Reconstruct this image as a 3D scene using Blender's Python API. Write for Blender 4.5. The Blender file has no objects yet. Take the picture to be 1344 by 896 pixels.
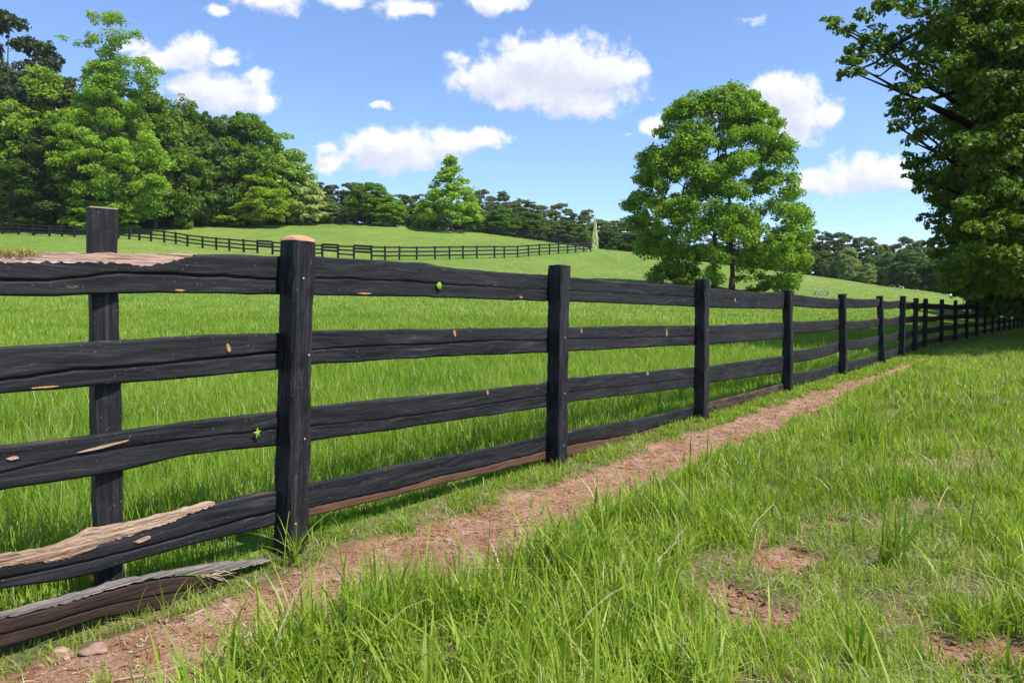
HAZE = .00013
import bpy, math, numpy as np
from mathutils import Vector, Matrix
sc = bpy.context.scene
col = sc.collection
rng = np.random.default_rng(11)
R = math.radians

# ------------------------------------------------------------------ camera
F = 970.0; EYE = 1.06; TH = math.atan(40/F)
cd = bpy.data.cameras.new('camera'); cam = bpy.data.objects.new('camera', cd); col.objects.link(cam)
cam.location = (0, 0, EYE); cam.rotation_euler = (R(90)-TH, 0, 0)
cd.sensor_width = 36; cd.lens = 36*F/1344; cd.clip_start = 0.05; cd.clip_end = 6000
sc.camera = cam

def at(px, py, Y):
    """world point seen at photo pixel px,py at distance Y ahead"""
    b = (448-py)/F; a = (px-672)/F
    dy = math.cos(TH)+b*math.sin(TH); dz = -math.sin(TH)+b*math.cos(TH)
    return np.array([a/dy*Y, Y, EYE+dz/dy*Y])

# ------------------------------------------------------------------ numpy noise
def _h(ix, iy, s):
    n = (ix*374761393 + iy*668265263 + s*1442695041) & 0xffffffff
    n = ((n ^ (n >> 13))*1274126177) & 0xffffffff
    return ((n ^ (n >> 16)) & 0xffff)/65535.0
def vnoise(x, y, s=0):
    x = np.asarray(x, float); y = np.asarray(y, float)+0*x
    ix = np.floor(x).astype(np.int64); iy = np.floor(y).astype(np.int64)
    fx = x-ix; fy = y-iy; fx = fx*fx*(3-2*fx); fy = fy*fy*(3-2*fy)
    return ((_h(ix,iy,s)*(1-fx)+_h(ix+1,iy,s)*fx)*(1-fy)+(_h(ix,iy+1,s)*(1-fx)+_h(ix+1,iy+1,s)*fx)*fy)
def fbm(x, y, s=0, o=3):
    t = 0; a = .5; m = 0
    for k in range(o):
        t = t+a*vnoise(np.asarray(x)*2**k, np.asarray(y)*2**k, s+k*7); m += a; a *= .5
    return t/m

# ------------------------------------------------------------------ fence line
FX = np.array([-4.3, -0.944, 0.327, 1.835, 3.59, 5.37, 7.27, 8.95, 12.0, 42.5, 90])
FY = np.array([-1.4, 3.26, 5.03, 7.15, 9.63, 12.0, 14.6, 16.95, 21.5, 60.0, 120])
def fence_x(Y): return np.interp(Y, FY, FX)
def fence_d(x, Y):
    """signed distance from the fence, positive on the path side"""
    return (x-fence_x(Y))*0.80

# ------------------------------------------------------------------ terrain
CP = [-400,0,150,300,400,500,600,700,775,830,945,1037,1097,1160,1250,1344,1500]
CY = [300,297,290,286,291,295,302,315,326,331,347,358,366,376,386,398,402]
CZ = [105,105,115,130,130,127,124,118,114,112,110,108,105,102,100,100,100]
def sstep(t): t = np.clip(t,0,1); return t*t*(3-2*t)
def ground(x, Y):
    x = np.asarray(x, float); Y = np.asarray(Y, float)
    px = 672+F*x/np.maximum(Y, 3.0)
    ye = np.interp(px, CP, CY); Zc = np.interp(px, CP, CZ)
    zc = EYE+(408-ye)/F*Zc
    t = (Y-8)/(Zc-8)
    up = zc*np.clip(t,0,1)**1.7
    dn = zc*(1-0.55*sstep((t-1)/3.0))
    z = np.where(t > 1, dn, up)
    z = z*sstep(-fence_d(x, Y)/15.0+0.0)**0.6
    near = np.clip(1-Y/60, 0, 1)
    z = z + (fbm(x*.7, Y*.7, 3)-.5)*0.05*near*np.clip(Y/6,0.3,1)
    d = fence_d(x, Y)
    pm = path_soft(x, Y)
    z = z - 0.025*pm
    z = z - .075*np.exp(-((d-.02)/.13)**2)*np.clip((3.3-Y)*3,0,1)*np.clip(Y,0,1)
    z = z + (fbm(x*9, Y*9, 9, 3)-.5)*0.022*np.clip(pm*1.3,0,1)*np.clip(1.4-Y/12,0,1)
    return z
PY = [0, 2.1, 3.2, 4.2, 5.6, 7.8, 10.1, 13, 16.6, 18]
PL = [.15,.17,.17,.20,.20,.20,.30,.34,.38,.5]
PR = [.60,.68,.76,.78,.76,.76,.73,.67,.58,.5]
patches = [(*at(1035,745,3.1)[:2], .24, .17), (*at(985,795,2.68)[:2], .15, .17), (*at(1245,868,2.25)[:2], .20, .10),
           (*at(1090,690,3.65)[:2], .10, .08), (*at(960,775,2.8)[:2], .09, .07)]
def path_soft(x, Y):
    """1 on the bare earth, 0 in the grass"""
    d = fence_d(x, Y)
    n = (fbm(x*2.6, Y*2.6, 21, 3)-.5)
    n2 = (fbm(x*9, Y*9, 23, 2)-.5)
    l = np.interp(Y, PY, PL)+n*.34+n2*.10; r = np.interp(Y, PY, PR)+n*.38+n2*.14
    m = np.clip((d-l)/.07+.5, 0, 1)*np.clip((r-d)/.07+.5, 0, 1)
    m = np.where((Y > 18) | (Y < -3), 0, m)
    for cx, cy, rx, ry in patches:
        q = np.sqrt(((x-cx)/rx)**2+((Y-cy)/ry)**2)
        m = np.maximum(m, np.clip((1-q+n*2.6+n2*2.0)*2.5, 0, 1)*(q < 1.9))
    return m
def hit(px, py, Y0=9.0, Y1=200):
    """where the ray through a photo pixel meets the ground"""
    Ys = np.linspace(Y0, Y1, 1200); a = at(px, py, 1.0)
    P = np.stack([a[0]*Ys, Ys, EYE+(a[2]-EYE)*Ys], 1)
    g = ground(P[:,0], P[:,1]); k = np.argmax(P[:,2] < g)
    if P[k,2] >= g[k]: return None
    return np.array([P[k,0], P[k,1], g[k]])

# ------------------------------------------------------------------ mesh helpers
def mesh_np(name, V, faces, mat, parent=None, smooth=False, attrs=None):
    """faces: list of (M,k) int arrays"""
    me = bpy.data.meshes.new(name)
    V = np.asarray(V, np.float32)
    me.vertices.add(len(V)); me.vertices.foreach_set('co', V.ravel())
    loops = np.concatenate([f.ravel() for f in faces]).astype(np.int32)
    tot = np.concatenate([np.full(len(f), f.shape[1], np.int32) for f in faces])
    st = np.concatenate([[0], np.cumsum(tot)[:-1]]).astype(np.int32)
    me.loops.add(len(loops)); me.loops.foreach_set('vertex_index', loops)
    me.polygons.add(len(tot)); me.polygons.foreach_set('loop_start', st); me.polygons.foreach_set('loop_total', tot)
    me.polygons.foreach_set('use_smooth', np.full(len(tot), smooth))
    me.update(calc_edges=True)
    for k, v in (attrs or {}).items():
        a = me.attributes.new(k, 'FLOAT', 'POINT'); a.data.foreach_set('value', np.asarray(v, np.float32))
    me.materials.append(mat)
    o = bpy.data.objects.new(name, me); col.objects.link(o)
    if parent is not None: o.parent = parent
    return o
def tag(o, label=None, cat=None, group=None, kind=None):
    if label: o['label'] = label
    if cat: o['category'] = cat
    if group: o['group'] = group
    if kind: o['kind'] = kind
    return o
def empty(name, loc, rz=0):
    o = bpy.data.objects.new(name, None); col.objects.link(o)
    o.location = loc; o.rotation_euler = (0,0,rz); o.empty_display_size = .2
    return o
def copy_thing(o, loc, rz=0, scale=None):
    c = o.copy(); col.objects.link(c); c.location = loc; c.rotation_euler = (0,0,rz)
    if scale: c.scale = scale
    for ch in o.children:
        d = ch.copy(); col.objects.link(d); d.parent = c
    return c
class Tubes:
    """collects tapered tubes, one mesh"""
    def __init__(s): s.V = []; s.F = []; s.n = 0
    def add(s, pts, rad, k=7, noise=0.0):
        pts = np.asarray(pts, float); rad = np.broadcast_to(np.asarray(rad, float), (len(pts),))
        T = np.gradient(pts, axis=0); T /= np.linalg.norm(T, axis=1)[:,None]+1e-9
        up = np.array([0,0,1.]) if abs(T[0,2]) < .8 else np.array([1.,0,0])
        A = np.cross(T, up); A /= np.linalg.norm(A, axis=1)[:,None]+1e-9; B = np.cross(T, A)
        th = np.arange(k)/k*2*math.pi
        r = rad[:,None]*(1+noise*(rng.random((len(pts),k))-.5))
        ring = pts[:,None,:]+r[:,:,None]*(A[:,None,:]*np.cos(th)[None,:,None]+B[:,None,:]*np.sin(th)[None,:,None])
        s.V.append(ring.reshape(-1,3)); m = len(pts)
        i = np.arange(m-1)[:,None]*k; j = np.arange(k)[None,:]
        q = np.stack([i+j, i+(j+1)%k, i+k+(j+1)%k, i+k+j], -1).reshape(-1,4)+s.n
        s.F.append(q); s.n += m*k
        c = len(pts)*k
    def build(s, name, mat, parent=None, smooth=True, attrs=None):
        return mesh_np(name, np.concatenate(s.V), [np.concatenate(s.F)], mat, parent, smooth, attrs)

# ------------------------------------------------------------------ materials
def newmat(name):
    m = bpy.data.materials.new(name); m.use_nodes = True
    nt = m.node_tree; nt.nodes.clear()
    out = nt.nodes.new('ShaderNodeOutputMaterial')
    return m, nt, out
def N(nt, t, ins=None, **kw):
    n = nt.nodes.new(t)
    for k, v in kw.items(): setattr(n, k, v)
    for k, v in (ins or {}).items():
        if hasattr(v, 'is_output') or isinstance(v, bpy.types.NodeSocket): nt.links.new(v, n.inputs[k])
        else: n.inputs[k].default_value = v
    return n
def ramp(nt, fac, stops, interp='LINEAR'):
    n = nt.nodes.new('ShaderNodeValToRGB'); n.color_ramp.interpolation = interp
    e = n.color_ramp.elements
    while len(e) > 1: e.remove(e[-1])
    e[0].position, e[0].color = stops[0][0], (*stops[0][1], 1)
    for p, c in stops[1:]:
        x = e.new(p); x.color = (*c, 1)
    nt.links.new(fac, n.inputs[0]); return n.outputs[0]
def mixc(nt, f, a, b, mode='MIX'):
    n = nt.nodes.new('ShaderNodeMix'); n.data_type = 'RGBA'; n.blend_type = mode
    for i, v in ((0,f),(6,a),(7,b)):
        if isinstance(v, bpy.types.NodeSocket): nt.links.new(v, n.inputs[i])
        elif i == 0: n.inputs[0].default_value = v
        else: n.inputs[i].default_value = (*v, 1)
    return n.outputs[2]
def noise(nt, vec, scale, detail=4, rough=.55, dist=0):
    return N(nt, 'ShaderNodeTexNoise', {'Vector':vec,'Scale':scale,'Detail':detail,'Roughness':rough,'Distortion':dist}).outputs[0]
def mapping(nt, vec, scale, loc=(0,0,0)):
    return N(nt, 'ShaderNodeMapping', {'Vector':vec,'Scale':scale,'Location':loc}).outputs[0]
def math_(nt, op, a, b=0.0, clamp=False):
    n = nt.nodes.new('ShaderNodeMath'); n.operation = op; n.use_clamp = clamp
    for i, v in ((0,a),(1,b)):
        if isinstance(v, bpy.types.NodeSocket): nt.links.new(v, n.inputs[i])
        else: n.inputs[i].default_value = v
    return n.outputs[0]

def foliage_mat(name, stops, transl=.4, gloss=.35, rough=.45, objcol=False, dry=None):
    m, nt, out = newmat(name)
    a = N(nt, 'ShaderNodeAttribute', attribute_name='tint').outputs['Fac']
    c = ramp(nt, a, stops)
    if objcol:
        oc = N(nt, 'ShaderNodeObjectInfo').outputs['Color']
        c = mixc(nt, 1.0, c, oc, 'MULTIPLY')
    bs = N(nt, 'ShaderNodeBsdfPrincipled', {'Base Color':c,'Roughness':rough,'Specular IOR Level':gloss})
    tc = mixc(nt, 1.0, c, (1.15,1.25,.45), 'MULTIPLY')
    tr = N(nt, 'ShaderNodeBsdfTranslucent', {'Color':tc})
    mx = N(nt, 'ShaderNodeMixShader', {0:transl, 1:bs.outputs[0], 2:tr.outputs[0]})
    nt.links.new(mx.outputs[0], out.inputs[0]); return m

M = {}
M['verge_blade'] = foliage_mat('verge_grass_blades', [(0,(.105,.180,.016)),(.35,(.240,.350,.032)),(.72,(.380,.470,.068)),(.86,(.32,.42,.08)),(.93,(.50,.43,.21)),(1,(.60,.52,.32))], .48, .35, .45)
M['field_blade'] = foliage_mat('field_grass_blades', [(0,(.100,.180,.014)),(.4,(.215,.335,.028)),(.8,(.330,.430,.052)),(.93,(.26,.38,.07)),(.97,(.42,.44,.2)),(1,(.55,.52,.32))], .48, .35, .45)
M['straw'] = foliage_mat('dry_straw', [(0,(.13,.06,.035)),(.55,(.32,.19,.11)),(1,(.55,.42,.26))], .15, .3, .5)
M['leaf'] = foliage_mat('tree_leaves', [(0,(.85,.90,.6)),(.5,(1.9,1.75,1.3)),(1,(3.4,2.8,1.6))], .46, .3, .5, objcol=True)

def bark_mat(name, c1, c2):
    m, nt, out = newmat(name)
    co = N(nt, 'ShaderNodeTexCoord').outputs['Object']
    n1 = noise(nt, mapping(nt, co, (9,9,2)), 1.0, 8, .65)
    c = ramp(nt, n1, [(.3,c1),(.7,c2)])
    bp = N(nt, 'ShaderNodeBump', {'Height':n1,'Strength':.8,'Distance':.03})
    bs = N(nt, 'ShaderNodeBsdfPrincipled', {'Base Color':c,'Roughness':.85,'Normal':bp.outputs[0],'Specular IOR Level':.2})
    nt.links.new(bs.outputs[0], out.inputs[0]); return m
M['bark'] = bark_mat('bark', (.025,.018,.013), (.11,.085,.065))
M['dark_bark'] = bark_mat('dark_bark', (.010,.008,.006), (.035,.028,.022))
M['pale_bark'] = bark_mat('pale_bark', (.12,.11,.10), (.38,.36,.33))

def wood_mat(name, axis):
    """black paint over sawn wood; 'bare' attribute shows the brown wood under it"""
    m, nt, out = newmat(name)
    tc = N(nt, 'ShaderNodeTexCoord').outputs['Object']
    rnd = N(nt, 'ShaderNodeObjectInfo').outputs['Random']
    off = N(nt, 'ShaderNodeCombineXYZ', {0:math_(nt,'MULTIPLY',rnd,37.0),1:math_(nt,'MULTIPLY',rnd,11.0),2:math_(nt,'MULTIPLY',rnd,23.0)}).outputs[0]
    co = N(nt, 'ShaderNodeVectorMath', {0:tc,1:off}, operation='ADD').outputs[0]
    st = {'x':(1.1,14,14),'z':(14,14,1.1)}[axis]; fine = {'x':(6,160,160),'z':(160,160,6)}[axis]
    warp = noise(nt, mapping(nt, co, {'x':(1.6,5,5),'z':(5,5,1.6)}[axis]), 1.0, 2)
    wv = N(nt, 'ShaderNodeVectorMath', {0:co,1:N(nt,'ShaderNodeCombineXYZ',{0:0.0,1:0.0,2:math_(nt,'MULTIPLY',warp,.12)}).outputs[0]}, operation='ADD').outputs[0] if axis=='x' else co
    g1 = noise(nt, mapping(nt, wv, st), 3.0, 5, .6, .4)
    g2 = noise(nt, mapping(nt, wv, fine), 1.0, 4, .6)
    g3 = noise(nt, co, 45.0, 5, .6)
    paint = ramp(nt, g1, [(.34,(.0025,.0025,.003)),(.5,(.0075,.0075,.009)),(.62,(.014,.014,.0165)),(.72,(.030,.030,.035))])
    paint = mixc(nt, math_(nt,'MULTIPLY',g3,.5), paint, (.012,.0115,.0115))
    # worn flecks where the grain shows through
    fl = noise(nt, mapping(nt, co, {'x':(5,26,26),'z':(26,26,7)}[axis]), 1.6, 6, .7)
    fleck = ramp(nt, fl, [(.66,(0,0,0)),(.70,(1,1,1))])
    fl2 = ramp(nt, noise(nt, co, 90.0, 2), [(.70,(0,0,0)),(.72,(1,1,1))])
    paint = mixc(nt, 1.0, paint, ramp(nt, noise(nt, mapping(nt, wv, {'x':(2.5,75,75),'z':(75,75,2.5)}[axis]), 1.0, 5, .7, .3), [(.32,(.25,.25,.25)),(.5,(1,1,1)),(.66,(3.2,3.2,3.3))]), 'MULTIPLY')
    fade = ramp(nt, noise(nt, mapping(nt, co, {'x':(.9,4,4),'z':(4,4,.9)}[axis]), 1.3, 4, .7), [(.42,(0,0,0)),(.68,(.55,.55,.55))])
    paint = mixc(nt, fade, paint, (.030,.029,.031))
    fm = math_(nt,'MAXIMUM',math_(nt,'MULTIPLY',fleck,.45),math_(nt,'MULTIPLY',fl2,.5))
    c = mixc(nt, fm, paint, (.21,.17,.13))
    bare = N(nt, 'ShaderNodeAttribute', attribute_name='bare').outputs['Fac']
    bn = math_(nt,'MULTIPLY',math_(nt,'SUBTRACT',math_(nt,'ADD',bare,math_(nt,'MULTIPLY',math_(nt,'SUBTRACT',g1,.5),.8)),.45),6.0,True)
    bc = ramp(nt, g2, [(.3,(.055,.027,.016)),(.7,(.135,.070,.042))])
    c = mixc(nt, bn, c, bc)
    hsum = math_(nt,'ADD',math_(nt,'MULTIPLY',g1,.6),math_(nt,'MULTIPLY',g2,.4))
    bp = N(nt, 'ShaderNodeBump', {'Height':hsum,'Strength':.8,'Distance':.005})
    bp2 = N(nt, 'ShaderNodeBump', {'Height':g3,'Strength':.3,'Distance':.002,'Normal':bp.outputs[0]})
    ro = N(nt, 'ShaderNodeMapRange', {0:g1,1:.3,2:.7,3:.55,4:.8}).outputs[0]
    bs = N(nt, 'ShaderNodeBsdfPrincipled', {'Base Color':c,'Roughness':ro,'Normal':bp2.outputs[0],'Specular IOR Level':.22})
    nt.links.new(bs.outputs[0], out.inputs[0]); return m
M['rail'] = wood_mat('black_painted_rail', 'x')
M['post'] = wood_mat('black_painted_post', 'z')

def rough_mat(name, stops, scale=40, bump=.01, stretch=(1,1,1), rough=.9):
    m, nt, out = newmat(name)
    co = mapping(nt, N(nt, 'ShaderNodeTexCoord').outputs['Object'], stretch)
    n1 = noise(nt, co, scale, 7, .7, .3); n2 = noise(nt, co, scale*.15, 3)
    f = math_(nt,'ADD',math_(nt,'MULTIPLY',n1,.65),math_(nt,'MULTIPLY',n2,.35))
    c = ramp(nt, f, stops)
    bp = N(nt, 'ShaderNodeBump', {'Height':n1,'Strength':1.0,'Distance':bump})
    bs = N(nt, 'ShaderNodeBsdfPrincipled', {'Base Color':c,'Roughness':rough,'Normal':bp.outputs[0],'Specular IOR Level':.2})
    nt.links.new(bs.outputs[0], out.inputs[0]); return m
M['bare_pink'] = rough_mat('weathered_bare_wood', [(.35,(.08,.045,.035)),(.43,(.26,.165,.125)),(.52,(.42,.27,.21)),(.7,(.52,.40,.33))], 85, .003, (.07,.6,1.3))
M['bare_tan'] = rough_mat('crumbled_bare_wood', [(.36,(.05,.028,.016)),(.43,(.20,.125,.075)),(.52,(.36,.245,.165)),(.7,(.50,.38,.28))], 100, .004, (.08,.6,1.3))
M['cap_tan'] = rough_mat('sunburnt_post_top', [(.3,(.25,.11,.05)),(.5,(.48,.25,.13)),(.75,(.62,.40,.26))], 60, .003)
M['knot'] = rough_mat('raw_knot_wood', [(.3,(.22,.11,.04)),(.6,(.46,.25,.10))], 60, .002)
M['brown_board'] = rough_mat('wet_brown_board', [(.3,(.012,.008,.007)),(.5,(.034,.020,.015)),(.75,(.085,.045,.028))], 14, .006, (.25,1,4), .6)
M['grey_board'] = rough_mat('greyed_board_edge', [(.36,(.035,.03,.028)),(.48,(.15,.13,.12)),(.58,(.25,.21,.19)),(.75,(.36,.31,.28))], 70, .004, (.07,.6,1.3))
M['moss'] = foliage_mat('dry_moss', [(0,(.22,.15,.04)),(.5,(.36,.30,.07)),(1,(.50,.42,.16))], .2, .1, .8)
M['stone'] = rough_mat('pinkish_stone', [(.3,(.16,.09,.065)),(.5,(.29,.18,.135)),(.75,(.42,.31,.25))], 22, .004)
M['wire'] = rough_mat('galvanised_wire', [(.3,(.22,.22,.21)),(.7,(.5,.5,.48))], 20, .001)
M['green_bit'] = foliage_mat('fresh_leaf_scrap', [(0,(.20,.42,.03)),(1,(.34,.55,.05))], .3, .3, .5)

def ground_mat(name, kind):
    m, nt, out = newmat(name)
    co = N(nt, 'ShaderNodeTexCoord').outputs['Object']
    if kind == 'dirt':
        n1 = noise(nt, co, 5.0, 6, .65, .3); n2 = noise(nt, co, 60.0, 6, .75, .4); n3 = noise(nt, co, 240.0, 3, .6)
        c = ramp(nt, n1, [(.3,(.24,.105,.055)),(.5,(.36,.195,.118)),(.7,(.46,.31,.215))])
        c = mixc(nt, ramp(nt, n2, [(.33,(1,1,1)),(.47,(0,0,0))]), c, (.17,.075,.045))
        c = mixc(nt, ramp(nt, n2, [(.56,(0,0,0)),(.70,(.8,.8,.8))]), c, (.50,.34,.24))
        gr = N(nt, 'ShaderNodeAttribute', attribute_name='soil').outputs['Fac']
        c = mixc(nt, gr, (.13,.105,.045), c)
        h = math_(nt,'ADD',math_(nt,'MULTIPLY',n2,.7),math_(nt,'MULTIPLY',n3,.3))
        bp = N(nt, 'ShaderNodeBump', {'Height':h,'Strength':1.0,'Distance':.018})
    elif kind == 'verge':
        n1 = noise(nt, co, 3.0, 5, .6); n2 = noise(nt, co, 70.0, 5, .7)
        c = ramp(nt, n2, [(.3,(.045,.055,.014)),(.5,(.11,.13,.035)),(.7,(.22,.17,.085))])
        c = mixc(nt, ramp(nt, n1, [(.4,(0,0,0)),(.65,(.6,.6,.6))]), c, (.30,.19,.115))
        gr = N(nt, 'ShaderNodeAttribute', attribute_name='soil').outputs['Fac']
        c = mixc(nt, gr, c, (.36,.20,.125))
        bp = N(nt, 'ShaderNodeBump', {'Height':n2,'Strength':1.0,'Distance':.02})
    else:
        # pasture: the near part sits under blades, the far slope is mown turf
        n0 = noise(nt, mapping(nt, co, (1,1,1)), .035, 4, .55); n1 = noise(nt, mapping(nt, co, (1,.45,1)), .5, 5, .6); n2 = noise(nt, co, 9.0, 5, .75); n3 = noise(nt, co, 2.2, 4, .7)
        f = math_(nt,'ADD',math_(nt,'MULTIPLY',n0,.40),math_(nt,'ADD',math_(nt,'MULTIPLY',n1,.28),math_(nt,'ADD',math_(nt,'MULTIPLY',n2,.18),math_(nt,'MULTIPLY',n3,.14))))
        c = ramp(nt, f, [(.36,(.075,.140,.020)),(.45,(.118,.188,.028)),(.54,(.160,.222,.040)),(.64,(.235,.250,.075))])
        bp = N(nt, 'ShaderNodeBump', {'Height':n2,'Strength':.5,'Distance':.12})
    bs = N(nt, 'ShaderNodeBsdfPrincipled', {'Base Color':c,'Roughness':.9,'Normal':bp.outputs[0],'Specular IOR Level':.15})
    nt.links.new(bs.outputs[0], out.inputs[0]); return m
M['dirt'] = ground_mat('red_clay_path', 'dirt'); M['verge'] = ground_mat('verge_soil', 'verge'); M['pasture'] = ground_mat('pasture_turf', 'field')

# ------------------------------------------------------------------ ground, one sheet cut into verge, field and path
g1 = np.exp(np.linspace(math.log(1.0), math.log(260), 720))
Yr = np.concatenate([[-400,-150,-60,-25,-12,-6,-3,-1.5,-.6,0,.35,.6,.8,.9], g1, [300,360,450,600,900,1500,3000]])
s = np.linspace(-1, 1, 331); s = .55*s+.45*s**5
Xw = 2.0+np.maximum(Yr, 1)*1.15+np.where(Yr < 0, -Yr*1.5, 0)
Xw = np.where(Yr > 260, Xw*1.6, Xw)
GX = Xw[:,None]*s[None,:]*1.5; GY = np.repeat(Yr[:,None], len(s), 1)
GZ = ground(GX, GY)
nr, nc = GX.shape
V = np.stack([GX, GY, GZ], -1).reshape(-1,3)
i = np.arange(nr-1)[:,None]*nc; j = np.arange(nc-1)[None,:]
Q = np.stack([i+j, i+j+1, i+nc+j+1, i+nc+j], -1).reshape(-1,4)
C = V[Q].mean(1)
pm = path_soft(C[:,0], C[:,1]); fd = fence_d(C[:,0], C[:,1])
soilv = path_soft(V[:,0], V[:,1])
def sub(name, mask, mat, label, cat):
    q = Q[mask]; u, inv = np.unique(q, return_inverse=True)
    o = mesh_np(name, V[u], [inv.reshape(-1,4)], mat, None, True, {'soil':soilv[u]})
    tag(o, label, cat, kind='structure'); return o
sub('path', pm > .3, M['dirt'], 'worn red clay path along the black fence, with bare patches in the grass beside it', 'path')
sub('verge_ground', (pm <= .3) & (fd > -.1), M['verge'], 'grassy verge on the path side of the black fence', 'ground')
sub('field', (pm <= .3) & (fd <= -.1), M['pasture'], 'green pasture rising to a low hill behind the fence', 'field')

# ------------------------------------------------------------------ grass blades
def blades(name, P, h, w, bend, tint, rows, mat, label, lean=None, cat='grass'):
    n = len(P); az = rng.random(n)*2*math.pi; wa = az+math.pi/2+rng.normal(0,.5,n)
    if lean is not None: az = lean
    L = np.stack([np.cos(az), np.sin(az), 0*az], 1); W = np.stack([np.cos(wa), np.sin(wa), 0*wa], 1)
    ts = np.linspace(0,1,rows); Vs = []
    for t in ts[:-1]:
        c = P+L*(h*bend*t**2)[:,None]; c[:,2] += h*t*(1-.35*bend*t)
        ww = (w*(1-.75*t**1.6)*.5)[:,None]
        Vs += [c-W*ww, c+W*ww]
    c = P+L*(h*bend)[:,None]; c[:,2] += h*(1-.35*bend); Vs.append(c)
    k = len(Vs); V = np.stack(Vs, 1).reshape(-1,3); b = (np.arange(n)*k)[:,None]
    fs = []
    for r in range(rows-2): fs.append(b+np.array([2*r,2*r+1,2*r+3,2*r+2]))
    fs.append(b+np.array([k-3,k-2,k-1]))
    return V, fs, np.repeat(tint, k)
def join(parts, name, mat, label, cat, kind='stuff'):
    Vs, Fs, T = [], [], []; n = 0
    for V_, f_, t_ in parts:
        Vs.append(V_); Fs += [f+n for f in f_]; T.append(t_); n += len(V_)
    o = mesh_np(name, np.concatenate(Vs), Fs, mat, None, True, {'tint':np.concatenate(T)})
    return tag(o, label, cat, kind=kind)
def scatter(Ya, Yb, dens, side):
    """random points in the view wedge, side +1 verge / -1 field"""
    amax = .84
    n = int(dens*(amax*(Yb**2-Ya**2)+3.6*(Yb-Ya))); Y = np.sqrt(rng.random(n)*(Yb**2-Ya**2)+Ya**2); X = (rng.random(n)*2-1)*(amax*Y+1.8)
    d = fence_d(X, Y); k = (d > 0.0) if side > 0 else (d <= 0.06)
    return X[k], Y[k], d[k]
vparts, fparts = [], []
for Ya, Yb, dn, rows, ws in ((1.15,2.6,8500,5,1.0),(2.6,4.5,6800,4,1.05),(4.5,8,3600,4,1.3),(8,14,1500,3,1.8),(14,26,560,3,2.8),(26,45,160,2,4.6)):
    X, Y, d = scatter(Ya, Yb, dn, 1)
    pmk = path_soft(X, Y)
    cl = fbm(X*4.5, Y*4.5, 41, 2); big = fbm(X*1.1, Y*1.1, 43, 2)
    # keep: thinner in clump gaps, none on the path except few strays
    keep = rng.random(len(X)) < np.clip(.22+1.9*(cl-.30), .10, 1)*np.where(pmk > .15, .012, 1)*np.clip(1-.0*d, 0, 1)
    strip = (d < np.interp(Y, PY, PL)+.05) & (Y < 18)
    keep &= ~(strip & (rng.random(len(X)) < np.where(Y < 3.3, .96, .6)))
    X, Y, d, cl, big, pmk, strip = [a[keep] for a in (X,Y,d,cl,big,pmk,strip)]
    r_edge = np.interp(Y, PY, PR)
    px = 672+F*X/Y
    tall = np.clip(1-(d-r_edge)/1.0, 0, 1)
    h = .055+.12*np.clip(cl*1.6-.35,0,1)+.05*big+.05*tall*np.clip(1.4-Y/8,0,1)
    h *= np.exp(rng.normal(0,.32,len(X))); h = np.where(strip, h*.30, h)*np.where(px > 1000, .72, .92)*np.where((d > 0)&(d < r_edge+.13)&~strip, .5, 1)*.9
    h = np.where(Y > 12, np.minimum(h, .14), h)
    for cx, cy, rx, ry in patches:
        q = np.sqrt(((X-cx)/(rx*2.2))**2+((Y-cy+ry*1.2)/(ry*3.2))**2); h = h*np.clip(.38+.5*q, 0, 1)
    w = (.0038+.0042*rng.random(len(X)))*ws*np.clip(h/.13,.7,1.5)
    bend = np.clip(rng.gamma(2.2,.20,len(X)), .05, 1.3)
    tint = np.clip(.40+.5*(big-.5)+rng.normal(0,.17,len(X))+.15*(fbm(X*.5,Y*.5,5)-.5), 0, .86)
    dry = rng.random(len(X)) < (.055+.05*(cl < .42)); tint = np.where(dry, .9+.1*rng.random(len(X)), tint)
    bend = np.where(dry, bend*1.5, bend)
    P = np.stack([X, Y, ground(X, Y)-.004], 1)
    vparts.append(blades('', P, h, w, bend, tint, rows, None, ''))
# low weedy turf between the fence and the path, and creeping over the path edges
n = 125000; Y = 1.6+rng.random(n)**1.15*17; l_ = np.interp(Y, PY, PL); r_ = np.interp(Y, PY, PR)
d = np.where(rng.random(n) < .76, np.where(rng.random(n) < .45, rng.uniform(-.55, 0, n), rng.uniform(0, 1, n)*(l_+.06)), r_+rng.normal(.0,.10,n)); X = fence_x(Y)+d/.8
cl = fbm(X*7, Y*7, 61, 2); k = (rng.random(n) < np.clip((cl-.40)*4.5, .04, 1)*np.where(path_soft(X,Y) > .6, .25, 1)*np.where((Y < 3.25)&(d > -.1)&(d < .34), .22, 1)); X, Y, cl = X[k], Y[k], cl[k]; n = len(X)
P = np.stack([X, Y, ground(X, Y)-.003], 1)
vparts.append(blades('', P, (.018+.055*np.clip(cl-.3,0,1))*np.exp(rng.normal(0,.4,n))*1.2, (.0028+.003*rng.random(n))*np.clip(Y/4,1,3), np.clip(rng.gamma(2.2,.35,n),.1,1.6), np.clip(rng.normal(.38,.2,n),0,.88), 4, None, ''))
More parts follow.
